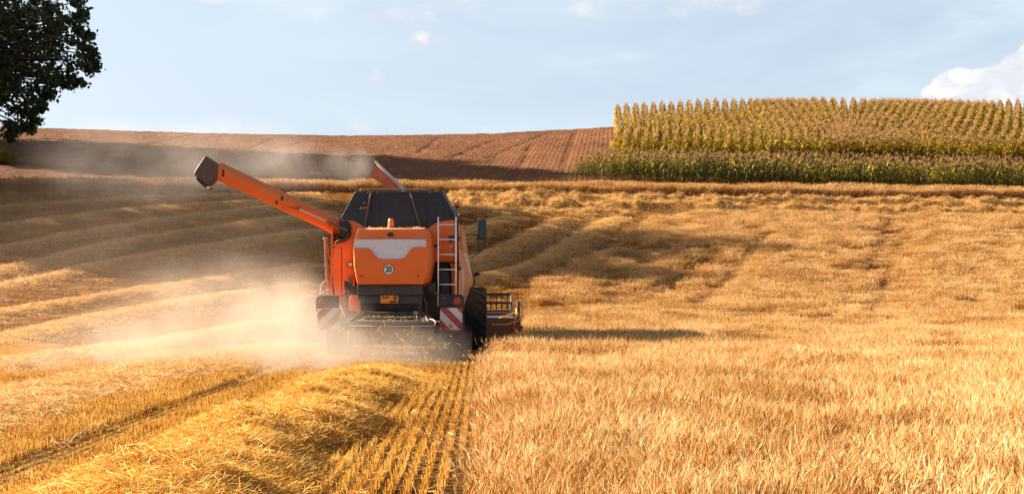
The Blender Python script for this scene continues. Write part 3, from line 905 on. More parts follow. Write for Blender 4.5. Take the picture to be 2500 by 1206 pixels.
def tubes_mesh(name, paths, nseg=7):
    """paths: list of (points (k,3), radii (k,)) -> one mesh of tapered limbs"""
    V = []; F = []; n0 = 0
    for P, r in paths:
        P = np.array(P, float); k = len(P)
        t = unit(np.gradient(P, axis=0))
        ref = np.array([0, 0, 1.0]) if abs(t[0][2]) < .8 else np.array([1.0, 0, 0])
        for i in range(k):
            a = np.cross(t[i], ref); a /= np.linalg.norm(a); b = np.cross(t[i], a)
            for j in range(nseg):
                w = 2 * math.pi * j / nseg
                V.append(P[i] + (a * math.cos(w) + b * math.sin(w)) * r[i])
        for i in range(k - 1):
            for j in range(nseg):
                F.append([n0 + i * nseg + j, n0 + i * nseg + (j + 1) % nseg, n0 + (i + 1) * nseg + (j + 1) % nseg, n0 + (i + 1) * nseg + j])
        n0 += k * nseg
    return np_mesh(name, np.array(V), [np.array(F)], smooth=True)

def leaf_cloud(clumps, rng, per, size, flat=.75, R=None):
    """clumps (n,4) x y z r -> leaf quads in small sprays"""
    R = R or Ribbons()
    n = len(clumps)
    sp = max(4, per // 9)                      # sprays per clump, each a few leaves on a twig end
    c = np.repeat(clumps[:, :3], sp, 0); r = np.repeat(clumps[:, 3], sp)
    d = unit(rng.normal(0, 1, (len(c), 3))) * (rng.random((len(c), 1)) ** .45)
    d[:, 2] *= flat
    s = c + d * r[:, None]
    m = 9
    p = np.repeat(s, m, 0) + rng.normal(0, .14, (len(s) * m, 3)) * np.array([1, 1, .8])
    o = unit(rng.normal(0, 1, (len(p), 3)) + np.array([0, 0, -.25]))
    L = size * rng.uniform(.6, 1.3, len(p))
    P = np.stack([p - o * L[:, None] * .5, p, p + o * L[:, None] * .5], 1)
    side = unit(np.cross(o, rng.normal(0, 1, (len(p), 3))))
    R.add(P, np.stack([L * .12, L * .36, L * .06], 1), side, 0)
    return R

def big_tree(name, label, cx, cy, zc, rx, rz, seed, extra_px=(), nclump=950, per=190, leaf=.27, holes=()):
    rng = np.random.default_rng(seed)
    gz = float(ground_z(cx, cy))
    root = empty(name, (cx, cy, gz))
    tag(root, label, 'tree')
    zc = zc - gz
    paths = [([(0, 0, -.4), (.1, 0, 2), (-.1, .1, zc * .35), (.1, 0, zc * .62), (0, 0, zc * 1.1)], [1.0, .75, .62, .45, .15])]
    tips = []
    for k in range(13):
        a = k * 2.4 + rng.uniform(-.3, .3); h0 = zc * (.30 + .05 * k); e = rng.uniform(-.15, .55) if k > 3 else rng.uniform(-.38, -.05)
        L = rx * rng.uniform(.72, .9) * (1 - .25 * max(0, e))
        tip = np.array([math.cos(a) * L * math.cos(e), math.sin(a) * L * math.cos(e), h0 + L * math.sin(e) + 1.0])
        b = np.array([0, 0, h0]); mdl = b + (tip - b) * .5 + np.array([0, 0, 1.2])
        paths.append(([b, mdl, tip], [.32, .2, .06]))
        for q in range(4):
            f = rng.uniform(.4, .95); s = b + (tip - b) * f + np.array([0, 0, .8])
            t2 = s + unit(rng.normal(0, 1, 3) + np.array([0, 0, -.1])) * rng.uniform(2.0, 4.0)
            paths.append(([s, (s + t2) / 2 + rng.normal(0, .3, 3), t2], [.11, .07, .02])); tips.append(t2)
    d = unit(rng.normal(0, 1, (nclump, 3)))
    lump = 1 + .13 * np.sin(d[:, 0] * 5 + seed) * np.cos(d[:, 2] * 6 + 1) + .10 * np.sin(d[:, 1] * 9 + d[:, 0] * 4)
    rr = rng.uniform(.50, 1.0, nclump) ** .6 * lump
    cl = np.column_stack([d[:, 0] * rx * rr, d[:, 1] * rx * rr, zc + d[:, 2] * rz * rr, rng.uniform(.9, 1.9, nclump)])
    ex = []
    for (px, py, Y, r) in extra_px:
        q = ray(px - 8, py - 4) * Y
        loc = np.array([q[0] - cx, q[1] - cy, EYE + q[2] - gz]); ex.append([*loc, r * .78])
        inner = np.array([loc[0] * .55, loc[1] * .55, zc + (loc[2] - zc) * .55])
        paths.append(([inner, (inner + loc) / 2 + rng.normal(0, .35, 3), loc], [.12, .07, .015]))
    if holes:
        keep = np.ones(len(cl), bool)
        ic = CR.T @ (cl[:, :3] + np.array([cx, cy, gz - EYE])).T              # keep the crown's real outline on the field side
        u = 1250 - ic[0] / ic[2] * FPX; w = 603 + ic[1] / ic[2] * FPX
        keep = in_poly(u, w, holes) | (u < -105) | ((u < -50) & (w < 170))
        thin = u > -50
        keep &= cl[:, 2] + gz > 8.0
        seen = cl[keep & thin]; cl = cl[keep & ~thin]
    R = leaf_cloud(cl, rng, per, leaf)
    if ex:
        leaf_cloud(np.vstack([seen, np.array(ex)]), rng, int(per * .55), leaf * 1.0, R=R)
    link('trunk', tubes_mesh('trunk', paths), root, [M_BARK])
    link('crown', R.mesh('crown'), root, [M_OAK])
    return root

SIL = [(206, 8, 74, .8), (196, 35, 75, 1.0), (212, 45, 74, .5), (190, 60, 74, .9), (210, 85, 75, .8), (222, 92, 74, .35), (200, 110, 73, .9), (222, 128, 74, .7), (236, 138, 74, .45), (238, 160, 74, .38),
       (212, 150, 75, .8), (190, 160, 73, 1.0), (222, 172, 74, .35), (236, 172, 74, .22), (160, 180, 74, 1.0), (188, 200, 74, .6), (204, 206, 74, .4), (170, 212, 74, .5), (150, 205, 75, .7), (134, 195, 73, 1.0), (120, 230, 74, .8), (128, 238, 74, .45),
       (100, 220, 74, 1.1), (104, 255, 74, .6), (110, 268, 74, .35), (84, 250, 73, 1.0), (90, 285, 74, .6), (98, 300, 74, .3), (70, 280, 74, .9), (78, 312, 74, .5), (84, 320, 74, .28), (60, 318, 74, .35), (40, 316, 74, .3),
       (30, 308, 74, .3), (33, 334, 74, .28), (34, 342, 74, .16), (50, 270, 74, .9), (20, 250, 74, .8), (30, 230, 73, 1.1), (60, 210, 73, 1.2), (10, 200, 75, 1.1), (100, 180, 73, 1.3), (140, 150, 73, 1.3),
       (160, 100, 73, 1.4), (170, 40, 73, 1.5), (120, 60, 73, 1.5), (80, 120, 72, 1.5), (40, 160, 72, 1.4), (50, 60, 72, 1.6), (10, 100, 72, 1.5), (10, 30, 72, 1.6), (130, 110, 75, 1.4), (140, 20, 75, 1.4), (90, 20, 75, 1.5)]
oak = big_tree('oak_tree', 'large dark oak whose drooping crown reaches in beside the sky', -39.5, 78, 16.4, 14.5, 7.6, 301, SIL, holes=[(-60, 215), (0, 212), (30, 220), (50, 205), (66, 185), (112, 160), (146, 140), (150, 105), (150, 40), (150, -900), (-60, -900)])
big_tree('field_tree', 'tall broad tree farther up the field edge, beyond the oak', -60, 117, 29.5, 12.5, 9.5, 302, nclump=900, per=190)

# bush at the foot of the ploughed hill
M_BUSH = straw_mat('bush_leaf', [(0, (.16, .10, .012)), (.6, (.32, .19, .02)), (1, (.42, .27, .04))], .4, .6, .2, inst=False)
rng = np.random.default_rng(5)
bq = at(2, 399)
bush = empty('bush', (bq[0], bq[1], float(ground_z(*bq))))
tag(bush, 'small round orange bush at the edge of the ploughed hill', 'bush')
d = unit(rng.normal(0, 1, (46, 3))); d[:, 2] = np.abs(d[:, 2])
cl = np.column_stack([d[:, 0] * 1.0, d[:, 1] * 1.0, .15 + d[:, 2] * .75, rng.uniform(.2, .38, 46)])
link('foliage', leaf_cloud(cl, rng, 150, .10).mesh('foliage'), bush, [M_BUSH])
link('stem', tubes_mesh('stem', [([(0, 0, -.2), (.05 * k, .04 * (k % 3), .5), (math.cos(k) * .5, math.sin(k) * .5, .9)], [.05, .035, .01]) for k in range(6)], 5), bush, [M_BARK])
# ================================================================== combine harvester
CX, CY = -2.0, 28.0
def L(px, py, y):
    """local (x, z) of the machine for a spot of the photograph at local depth y behind its tail"""
    d = ray(px, py); t = CY + y
    return (float(d[0] * t - CX), float(EYE + d[2] * t))
def LP(pts, y):
    return [L(px, py, y) for px, py in pts]
def L3(px, py, y):
    x, z = L(px, py, y); return Vector((x, y, z))

class MB:
    """collects shapes that become ONE mesh"""
    def __init__(self):
        self.bm = bmesh.new()
    def prism(self, poly, a, b, axis='y'):
        """polygon pushed from a to b along an axis; poly is (x,z) for y, (y,z) for x, (x,y) for z"""
        def p(u, v, w):
            return {'y': (u, w, v), 'x': (w, u, v), 'z': (u, v, w)}[axis]
        A = [self.bm.verts.new(p(u, v, a)) for u, v in poly]
        B = [self.bm.verts.new(p(u, v, b)) for u, v in poly]
        n = len(poly); fs = [self.bm.faces.new(A), self.bm.faces.new(B[::-1])]
        for i in range(n):
            fs.append(self.bm.faces.new((A[(i + 1) % n], A[i], B[i], B[(i + 1) % n])))
        return self
    def loft(self, rings, cap=True):
        R = [[self.bm.verts.new(p) for p in r] for r in rings]
        n = len(R[0])
        for a, b in zip(R[:-1], R[1:]):
            for i in range(n):
                self.bm.faces.new((a[i], a[(i + 1) % n], b[(i + 1) % n], b[i]))
        if cap:
            self.bm.faces.new(R[0][::-1]); self.bm.faces.new(R[-1])
        return self
    def box(self, c, s, rot=None):
        m = Matrix.Translation(c) @ (rot.to_matrix().to_4x4() if rot is not None else Matrix()) @ Matrix.Diagonal((*s, 1))
        bmesh.ops.create_cube(self.bm, size=1.0, matrix=m)
        return self
    def tube(self, pts, r, n=8, closed=False):
        pts = [Vector(p) for p in pts]
        k = len(pts); rings = []; ref = None
        for i, p in enumerate(pts):
            t = (pts[min(i + 1, k - 1)] - pts[max(i - 1, 0)]).normalized()
            if ref is None:
                ref = Vector((0, 0, 1)) if abs(t.z) < .85 else Vector((0, 1, 0))
            a = t.cross(ref).normalized(); b = t.cross(a).normalized()
            rr = r[i] if isinstance(r, (list, tuple)) else r
            rings.append([p + (a * math.cos(2 * math.pi * j / n) + b * math.sin(2 * math.pi * j / n)) * rr for j in range(n)])
        return self.loft(rings)
    def cyl(self, a, b, r, n=20, r2=None):
        return self.tube([a, b], [r, r if r2 is None else r2], n)
    def lathe(self, prof, c, axis='x', n=48, closed=False):
        """prof (radius, along) spun round an axis"""
        rings = []
        for (r, a) in prof:
            ring = []
            for j in range(n):
                w = 2 * math.pi * j / n
                u, v = r * math.cos(w), r * math.sin(w)
                p = {'x': (a, u, v), 'y': (u, a, v), 'z': (u, v, a)}[axis]
                ring.append(Vector(p) + Vector(c))
            rings.append(ring)
        if closed:
            return self.loft(rings + [rings[0]], cap=False)
        return self.loft(rings, cap=True)
    def build(self, name, m, parent, bevel=0.0, seg=2, ang=32, flat=False):
        bm = self.bm
        bmesh.ops.recalc_face_normals(bm, faces=bm.faces)
        if bevel:
            es = [e for e in bm.edges if len(e.link_faces) == 2 and e.calc_face_angle(0) > R_(28)]
            bmesh.ops.bevel(bm, geom=es, offset=bevel, segments=seg, affect='EDGES', clamp_overlap=True, profile=.5)
        me = bpy.data.meshes.new(name)
        bm.to_mesh(me); bm.free()
        if not flat:
            me.polygons.foreach_set('use_smooth', np.ones(len(me.polygons), bool))
            me.set_sharp_from_angle(angle=R_(ang))
        return link(name, me, parent, [m] if not isinstance(m, list) else m)

def arc2(pts, n=8):
    """smooth a run of 2-D points"""
    return [tuple(p) for p in polyline(pts, max(1e-3, sum(math.dist(a, b) for a, b in zip(pts, pts[1:])) / n))]

M_ORANGE = paint_mat('orange_paint', (.72, .130, .005), amount=.26)
M_ORANGE_D = paint_mat('dusty_orange_paint', (.70, .13, .008), dust=(.50, .26, .12), amount=.4)
M_HEADER = paint_mat('shaded_header_paint', (.13, .032, .006), dust=(.14, .08, .04), amount=.5)  # header orange and its dust film coloured darker to carry the shade
M_ORANGE_S = paint_mat('dusty_side_paint', (.60, .17, .04), dust=(.55, .30, .17), amount=.8)
M_DARK = paint_mat('anthracite_paint', (.012, .013, .018), dust=(.10, .075, .055), amount=.18, rough=.42)
M_BLACK = paint_mat('black_steel', (.010, .009, .009), dust=(.13, .085, .05), amount=.35, rough=.55)
M_GREY = paint_mat('grey_sheet', (.030, .029, .032), dust=(.17, .12, .08), amount=.45, rough=.5)
M_STEEL = paint_mat('bare_steel', (.24, .23, .22), dust=(.26, .19, .13), amount=.5, rough=.55, metallic=.7)
M_ALU = paint_mat('aluminium', (.62, .66, .72), dust=(.45, .38, .30), amount=.15, rough=.3, metallic=.85)
M_SILVER = paint_mat('silver_foil', (.60, .62, .67), dust=(.40, .41, .44), amount=.5, rough=.4, metallic=.25, nscale=14)
M_TAN = paint_mat('dust_caked_sheet', (.22, .12, .06), dust=(.52, .36, .22), amount=1.0)
M_TYRE = paint_mat('tyre_rubber', (.012, .011, .011), dust=(.20, .13, .08), amount=.30, rough=.8, spec=.2)
M_WHITE = paint_mat('white_sheet', (.72, .72, .72), amount=.3)
M_BLACKPRINT = paint_mat('black_print', (.012, .012, .012), amount=.02)
M_RAIL = paint_mat('brown_steel_tube', (.07, .035, .022), dust=(.34, .20, .11), amount=.6, rough=.5)
M_RED = paint_mat('red_reflector', (.75, .02, .012), amount=.05, rough=.25)
M_LAMPRED = paint_mat('red_lamp_glass', (.30, .022, .012), amount=.15, rough=.25)
M_FLAPRED = paint_mat('faded_red_lining', (.46, .085, .028), dust=(.5, .30, .2), amount=.4)
M_FLAPEDGE = paint_mat('pale_sheet_edge', (.42, .42, .45), dust=(.5, .45, .4), amount=.4)
M_BROWNBOOT = paint_mat('brown_spout', (.075, .046, .035), dust=(.20, .12, .08), amount=.5)
M_YELLOW = paint_mat('yellow_guard', (.70, .40, .06), amount=.4)
M_DECAL = paint_mat('pale_decal', (.50, .42, .38), amount=.4)
M_CASE = paint_mat('brown_lamp_case', (.10, .05, .03), dust=(.42, .28, .17), amount=.8)

def clear_mat(name, col, rough=.15, transmission=.6):
    m, nt, out = mat(name)
    p = nd(nt, 'ShaderNodeBsdfPrincipled')
    p.inputs['Base Color'].default_value = (*col, 1)
    p.inputs['Roughness'].default_value = rough
    p.inputs['Transmission Weight'].default_value = transmission
    nt.links.new(p.outputs[0], out.inputs['Surface'])
    return m
M_AMBER = clear_mat('amber_lens', (.95, .22, .01), .25, .35)
M_GLASS = clear_mat('cab_glass', (.30, .34, .33), .05, .7)
def mirror_mat():
    m, nt, out = mat('mirror_glass')
    p = nd(nt, 'ShaderNodeBsdfPrincipled')
    p.inputs['Base Color'].default_value = (.03, .035, .03, 1); p.inputs['Metallic'].default_value = .6
    p.inputs['Roughness'].default_value = .04
    nt.links.new(p.outputs[0], out.inputs['Surface'])
    return m
M_MIRROR = mirror_mat()

def stripe_mat(name, sgn):
    m, nt, out = mat(name)
    c = nd(nt, 'ShaderNodeTexCoord')
    sx = nd(nt, 'ShaderNodeSeparateXYZ'); nt.links.new(c.outputs['Object'], sx.inputs[0])
    a = nd(nt, 'ShaderNodeMath', operation='MULTIPLY'); nt.links.new(sx.outputs[0], a.inputs[0]); a.inputs[1].default_value = sgn
    b = nd(nt, 'ShaderNodeMath', operation='ADD'); nt.links.new(a.outputs[0], b.inputs[0]); nt.links.new(sx.outputs[2], b.inputs[1])
    d = nd(nt, 'ShaderNodeMath', operation='MULTIPLY_ADD'); nt.links.new(b.outputs[0], d.inputs[0]); d.inputs[1].default_value = 1 / .40; d.inputs[2].default_value = .62 if sgn > 0 else .10
    f = nd(nt, 'ShaderNodeMath', operation='FRACT'); nt.links.new(d.outputs[0], f.inputs[0])
    g = nd(nt, 'ShaderNodeMath', operation='GREATER_THAN'); nt.links.new(f.outputs[0], g.inputs[0]); g.inputs[1].default_value = .5
    n = tnoise(nt, 14, 6, .7, vec=c.outputs['Object'])
    mx = nd(nt, 'ShaderNodeMix', data_type='RGBA'); nt.links.new(g.outputs[0], mx.inputs['Factor'])
    mx.inputs['A'].default_value = (.55, .53, .53, 1); mx.inputs['B'].default_value = (.30, .022, .022, 1)
    m2 = nd(nt, 'ShaderNodeMix', data_type='RGBA')
    r = nd(nt, 'ShaderNodeMapRange'); nt.links.new(n, r.inputs['Value']); r.inputs['From Min'].default_value = .45; r.inputs['From Max'].default_value = .8; r.inputs['To Max'].default_value = .6
    nt.links.new(r.outputs[0], m2.inputs['Factor']); nt.links.new(mx.outputs['Result'], m2.inputs['A']); m2.inputs['B'].default_value = (.30, .20, .14, 1)
    p = nd(nt, 'ShaderNodeBsdfPrincipled'); p.inputs['Roughness'].default_value = .5
    nt.links.new(m2.outputs['Result'], p.inputs['Base Color'])
    nt.links.new(p.outputs[0], out.inputs['Surface'])
    return m

HV = empty('combine_harvester', (CX, CY, 0))
tag(HV, 'orange and black combine harvester seen from behind, unloading pipe swung out', 'combine harvester')

def writing(txt, size, cx, cz, y, name, m, parent, shear=0.0, sx=1.0, extr=.001, bold=0.0):
    cu = bpy.data.curves.new(name, 'FONT')
    cu.body = txt; cu.size = size; cu.align_x = 'CENTER'; cu.align_y = 'CENTER'; cu.shear = shear; cu.extrude = extr; cu.offset = bold
    o = bpy.data.objects.new(name, cu); COL.objects.link(o)
    dg = bpy.context.evaluated_depsgraph_get(); dg.update()
    me = bpy.data.meshes.new_from_object(o.evaluated_get(dg))
    bpy.data.objects.remove(o)
    me.transform(Matrix.Translation((cx, y, cz)) @ Matrix.Rotation(math.pi / 2, 4, 'X') @ Matrix.Diagonal((sx, 1, 1, 1)))
    me.name = name
    me.materials.clear()
    return link(name, me, parent, [m])

# ---- chassis and body
MB().box((0, 3.0, 1.28), (2.3, 3.6, .60)).box((0, 2.2, .98), (.9, 4.6, .30)).build('chassis', M_BLACK, HV, .03)
body = MB().box((.02, 3.2, 2.0), (2.66, 3.3, 1.0)).build('body', M_ORANGE, HV, .05)

YR = 1.30
PLp = LP([(829, 538), (843, 541), (852, 549), (856, 560), (855, 574), (848, 584), (836, 589), (822, 591), (814, 593), (814, 606), (810, 648), (813, 690), (817, 714), (824, 735), (866, 735), (866, 690), (866, 600), (876, 556), (890, 556), (879, 547), (863, 540), (846, 537)], YR)
pl = MB().prism(PLp, YR, YR + .14).build('rear_panel', M_ORANGE, HV, .008)
MB().tube([L3(814, 604, YR - .001), L3(834, 604, YR - .001), L3(834, 734, YR - .001)], .008, 4).build('panel_seam', M_BLACKPRINT, pl)
PRp = LP([(1045, 560), (1052, 552), (1066, 544), (1085, 539.5), (1106, 537), (1114, 537), (1119, 545), (1122, 640), (1119, 722), (1103, 722), (1102, 655), (1097, 642), (1056, 642), (1056, 597), (1047, 597)], YR)
pr = MB().prism(PRp, YR, YR + .14).build('rear_panel', M_ORANGE, HV, .008)
MB().tube([L3(1106, 722, YR - .001), L3(1106, 605, YR - .001), L3(1120, 603, YR - .001)], .007, 4).build('panel_seam', M_BLACKPRINT, pr)
for (a, b) in ((1075, 601), (1073, 604), (1099, 600), (1099, 603)):
    MB().cyl(L3(a, b, YR - .02), L3(a, b, YR + .02), .011, 8).build('bolt', M_ALU, pr)
bl = MB(); bl.prism(LP([(1095, 575), (1108, 575), (1108, 587), (1100, 593), (1095, 588)], 1.22), 1.22, 1.30); bl.build('lamp_bracket', M_BLACKPRINT, pr, .01)
MB().prism(LP([(1046, 597), (1074, 597), (1074, 600), (1060, 606), (1060, 640), (1046, 640)], 1.26), 1.26, 1.30).build('hinge_plate', M_BLACK, pr)
gh = arc2([L(1046, 577, 1.1), L(1051, 578, 1.1), L(1054, 588, 1.1), L(1052, 594, 1.1)], 8)
MB().tube([(x, 1.1, z) for x, z in gh], .012, 6).build('grab_handle', M_BLACKPRINT, pr)

# dark engine compartment below the right panel, seen between the ladder rails
MB().prism(LP([(1046, 640), (1104, 640), (1104, 760), (1042, 760)], 1.5), 1.5, 2.6).build('fuel_tank', M_BLACK, HV, .03)
cov = arc2([L(1066, 722, 1.36), L(1066, 668, 1.36), L(1074, 660, 1.36), L(1090, 662, 1.36), L(1098, 674, 1.36), L(1098, 722, 1.36)], 14)
MB().prism(cov, 1.36, 1.5).build('tank_cover', M_DARK, HV, .015)
MB().tube([L3(1045, 641, 1.2), L3(1122, 641, 1.2)], .022, 8).build('cross_tube', M_BLACKPRINT, HV)

# ---- right side panel, bulging forwards, dusty
YS = [1.30, 1.9, 2.6, 3.4, 4.2, 4.85]
xt = [1.475, 1.49, 1.51, 1.535, 1.56, 1.585]
xm = [1.49, 1.53, 1.59, 1.66, 1.74, 1.795]
xb = [1.475, 1.475, 1.46, 1.49, 1.55, 1.70]
zb = [1.47, 1.15, .95, .98, 1.16, 1.62]
def side_panel(sgn):
    rows = []
    for y, a, m_, b, z0 in zip(YS, xt, xm, xb, zb):
        zt = 3.17 - .028 * (y - 1.3); zm = 1.86
        row = []
        for t in np.linspace(0, 1, 5):
            z = zt + (zm - zt) * t
            row.append((sgn * (a + (m_ - a) * (t ** 1.3)), y, z))
        for t in (.35, .7, 1.0):
            row.append((sgn * (m_ + (b - m_) * t), y, zm + (z0 - zm) * t))
        rows.append(row)
    g = MB()
    G = [[g.bm.verts.new(p) for p in r] for r in rows]
    H = [[g.bm.verts.new((p[0] - sgn * .04, p[1], p[2])) for p in r] for r in rows]
    n, m_ = len(G), len(G[0])
    for i in range(n - 1):
        for j in range(m_ - 1):
            g.bm.faces.new((G[i][j], G[i + 1][j], G[i + 1][j + 1], G[i][j + 1]))
            g.bm.faces.new((H[i][j], H[i][j + 1], H[i + 1][j + 1], H[i + 1][j]))
    for i in range(n - 1):
        g.bm.faces.new((G[i][0], H[i][0], H[i + 1][0], G[i + 1][0])); g.bm.faces.new((G[i][-1], G[i + 1][-1], H[i + 1][-1], H[i][-1]))
    for j in range(m_ - 1):
        g.bm.faces.new((G[0][j], G[0][j + 1], H[0][j + 1], H[0][j])); g.bm.faces.new((G[-1][j], H[-1][j], H[-1][j + 1], G[-1][j + 1]))
    return g.build('side_panel', M_ORANGE_S if sgn > 0 else M_ORANGE, HV, ang=25), rows
sp, rows = side_panel(1)
spl, _ = side_panel(-1)
def on_side(y, z, off=.006):
    """x of the right side panel's face"""
    a = np.interp(y, YS, xt); m_ = np.interp(y, YS, xm); b = np.interp(y, YS, xb); z0 = np.interp(y, YS, zb)
    zt = 3.17 - .028 * (y - 1.3); zm = 1.86
    if z >= zm:
        t = min(max((zt - z) / (zt - zm), 0), 1); return a + (m_ - a) * t ** 1.3 + off
    t = min((zm - z) / (zm - z0), 1); return m_ + (b - m_) * t + off
def side_patch(name, m, poly, parent, off=.006):
    """flat patch that follows the side panel; poly of (y, z), laid as a fine strip grid"""
    ys = [p[0] for p in poly]; g = MB()
    n = 10
    lo = []; hi = []
    for y in np.linspace(min(ys) + 1e-3, max(ys) - 1e-3, n):
        zz = []
        for (a, b) in zip(poly, poly[1:] + poly[:1]):
            if (a[0] - y) * (b[0] - y) <= 0 and a[0] != b[0]:
                zz.append(a[1] + (b[1] - a[1]) * (y - a[0]) / (b[0] - a[0]))
        lo.append((y, min(zz))); hi.append((y, max(zz)))
    for i in range(n - 1):
        for k in range(6):
            q = []
            for (ii, kk) in ((i, k), (i + 1, k), (i + 1, k + 1), (i, k + 1)):
                y = lo[ii][0]; z = lo[ii][1] + (hi[ii][1] - lo[ii][1]) * kk / 6
                q.append(g.bm.verts.new((on_side(y, z, off), y, z)))
            g.bm.faces.new(q)
    bmesh.ops.remove_doubles(g.bm, verts=g.bm.verts, dist=1e-4)
    return g.build(name, m, parent)
side_patch('decal', M_DECAL, [(2.9, 2.5), (3.6, 2.62), (4.7, 2.42), (4.75, 1.95), (4.3, 2.0), (3.7, 2.2)], sp)
side_patch('decal', M_DECAL, [(2.0, 2.10), (2.6, 2.14), (2.75, 1.45), (2.2, 1.40)], sp)
side_patch('decal', M_DECAL, [(3.6, 1.55), (4.3, 1.6), (4.0, 1.35), (3.5, 1.3)], sp)
side_patch('panel_seam', M_BLACKPRINT, [(1.32, 2.645), (4.83, 2.60), (4.83, 2.572), (1.32, 2.617)], sp)
for k in range(6):
    z = 3.06 - k * .082
    side_patch('vent_slot', M_BLACKPRINT, [(1.75, z), (2.75, z - .01), (2.75, z - .062), (1.75, z - .052)], sp)
for k in range(4):
    MB().cyl((1.44, 2.2, 1.3 + .1 * k), (1.45, 2.2, 1.3 + .1 * k), .01, 6).build('bolt', M_BLACK, sp)

# ---- grain tank
TK = LP([(867, 467), (1079, 467), (1112, 538), (1112, 580), (829, 580), (829, 538)], 1.325)
tank = MB().prism(TK, 1.325, 4.6).build('grain_tank', M_DARK, HV, .015)
yb = 1.32
def slot(x0, x1, y0, y1):
    r = (y1 - y0) / 2
    p = [(x0 + r - r * math.sin(a), (y0 + y1) / 2 - r * math.cos(a)) for a in np.linspace(0, math.pi, 7)]
    p += [(x1 - r + r * math.sin(a), (y0 + y1) / 2 + r * math.cos(a)) for a in np.linspace(0, math.pi, 7)]
    return LP(p, yb)
for s_ in ((946, 963, 470, 477), (1007, 1023, 470, 477), (1054, 1076, 495, 499.5)):
    MB().prism(slot(*s_), yb - .003, yb + .02).build('slot_opening', M_BLACKPRINT, tank)
for a, w_ in ((1041, .014), (927, .006), (908, .004)):
    MB().tube([L3(a, 470, yb), L3(a, 555, yb)], w_, 4).build('panel_seam', M_BLACKPRINT, tank)
for (a, b) in ((898, 470), (922, 470), (889, 495), (868, 470), (1050, 470)):
    MB().cyl(L3(a, b, yb - .01), L3(a, b, yb + .02), .010, 8).build('bolt', M_ALU, tank)
c = L3(872, 503, yb)
MB().lathe([(.02, -.012), (.115, -.012), (.115, .02), (.02, .02)], c, 'y', 24).build('inspection_hole', M_BLACKPRINT, tank)
# slim light edge plate on the right shoulder of the tank
MB().prism(LP([(1080, 466), (1086, 466), (1119, 537), (1112, 537)], 1.34), 1.34, 4.6).build('shoulder_plate', paint_mat('blue_grey_sheet', (.11, .115, .14), dust=(.30, .26, .24), amount=.5), tank, .006)
MB().prism(LP([(1104, 507), (1116, 507), (1113, 528), (1108, 528)], 1.24), 1.24, 1.32).build('ladder_hook', paint_mat('blue_bracket', (.03, .10, .22), amount=.2), tank, .01)

# rails round the tank top
r = MB()
top = [L3(882, 468, 1.28), L3(877, 466, 1.28), L3(880, 463.5, 1.28), L3(890, 463, 1.28), L3(1048, 463.5, 1.28), L3(1051, 467, 1.28)]
r.tube(top, .020, 8)
r.tube([L3(909, 464, 1.27), L3(903, 480, 1.24), L3(890, 556, 1.20)], .018, 8)
r.tube([L3(998, 464, 1.27), L3(1003, 475, 1.24), L3(1026, 556, 1.20)], .018, 8)
r.tube([L3(897, 508, 1.21), L3(882, 509, 1.12), L3(879, 511, 1.12)], .020, 8)
r.build('tank_rail', M_RAIL, HV)

# raised tank lid
lid = MB().prism(LP([(913, 394), (918, 392), (991, 462), (981, 463)], 1.9), 1.9, 3.5).build('tank_lid', M_FLAPEDGE, HV, .006)
MB().prism(LP([(920, 403), (911, 416), (904, 432), (925, 444), (957, 464), (984, 464)], 1.94), 1.94, 1.98).build('lid_cheek', M_FLAPRED, lid)
MB().prism(LP([(920, 403), (911, 416), (904, 432), (925, 444), (957, 464), (984, 464)], 3.4), 3.4, 3.44).build('lid_cheek', M_FLAPRED, lid)
MB().tube([L3(935, 406, 2.1), L3(940, 403, 2.1), L3(945, 408, 2.1), L3(948, 417, 2.1)], .014, 6).build('lid_handle', M_BLACKPRINT, lid)

# ---- engine hood at the tail
hood_rear = [(875, 560), (1036, 559), (1040, 582), (1043, 602), (1044, 640), (1037, 682), (1032, 694), (874, 694), (871, 687), (865, 650), (863, 604), (867, 583)]
R0 = [(x, .03, z) for x, z in LP(hood_rear, .03)]
cxh = (R0[0][0] + R0[1][0]) / 2
def ring(y, sx, dz, dt):
    out = []
    for i, (x, _, z) in enumerate(R0):
        zz = z + (dt if i in (0, 1) else dz * (1 if i not in (6, 7) else .2))
        out.append((cxh + (x - cxh) * sx, y, zz))
    return out
hood = MB().loft([R0, ring(.32, 1.045, .02, .045), ring(.75, 1.10, .02, .03), ring(1.29, 1.15, .0, .0)]).build('engine_hood', M_ORANGE, HV, .03, 3, ang=40)
# lip over the foil band: top piece standing proud with a drip edge, lower shield with a cut-out
top_px = [(875, 560), (1036, 559), (1040, 581), (1036, 584), (1000, 581), (955, 580), (905, 581), (871, 584), (867, 582)]
tp = LP(top_px, -.03); tb = LP(top_px, .10)
ringA = [(x, -.035 if i not in (0, 1) else .18, z) for i, (x, z) in enumerate(tp)]
ringB = [(x, .20 if i not in (0, 1) else .34, z) for i, (x, z) in enumerate(tp)]
MB().loft([ringA, ringB]).build('hood_lip', M_ORANGE_D, hood, .012, 2)
low_px = [(863, 605)] + [(897, 605), (902, 606.5), (907, 611), (913, 620), (919, 628), (926, 631.5), (934, 632), (975, 632), (983, 631), (989, 627), (996, 617), (1002, 608), (1008, 604.5), (1014, 603)] + \
         [(1042, 602.5), (1044, 640), (1037, 682), (1032, 694), (874, 694), (871, 687), (865, 650)]
MB().prism(LP(low_px, -.045), -.045, .06).build('hood_shield', M_ORANGE, hood, .016, 3)
MB().prism(LP([(865, 584), (1039, 584), (1041, 604), (1041, 634), (866, 634), (864, 604)], .012), .012, .05).build('foil_band', M_SILVER, hood)
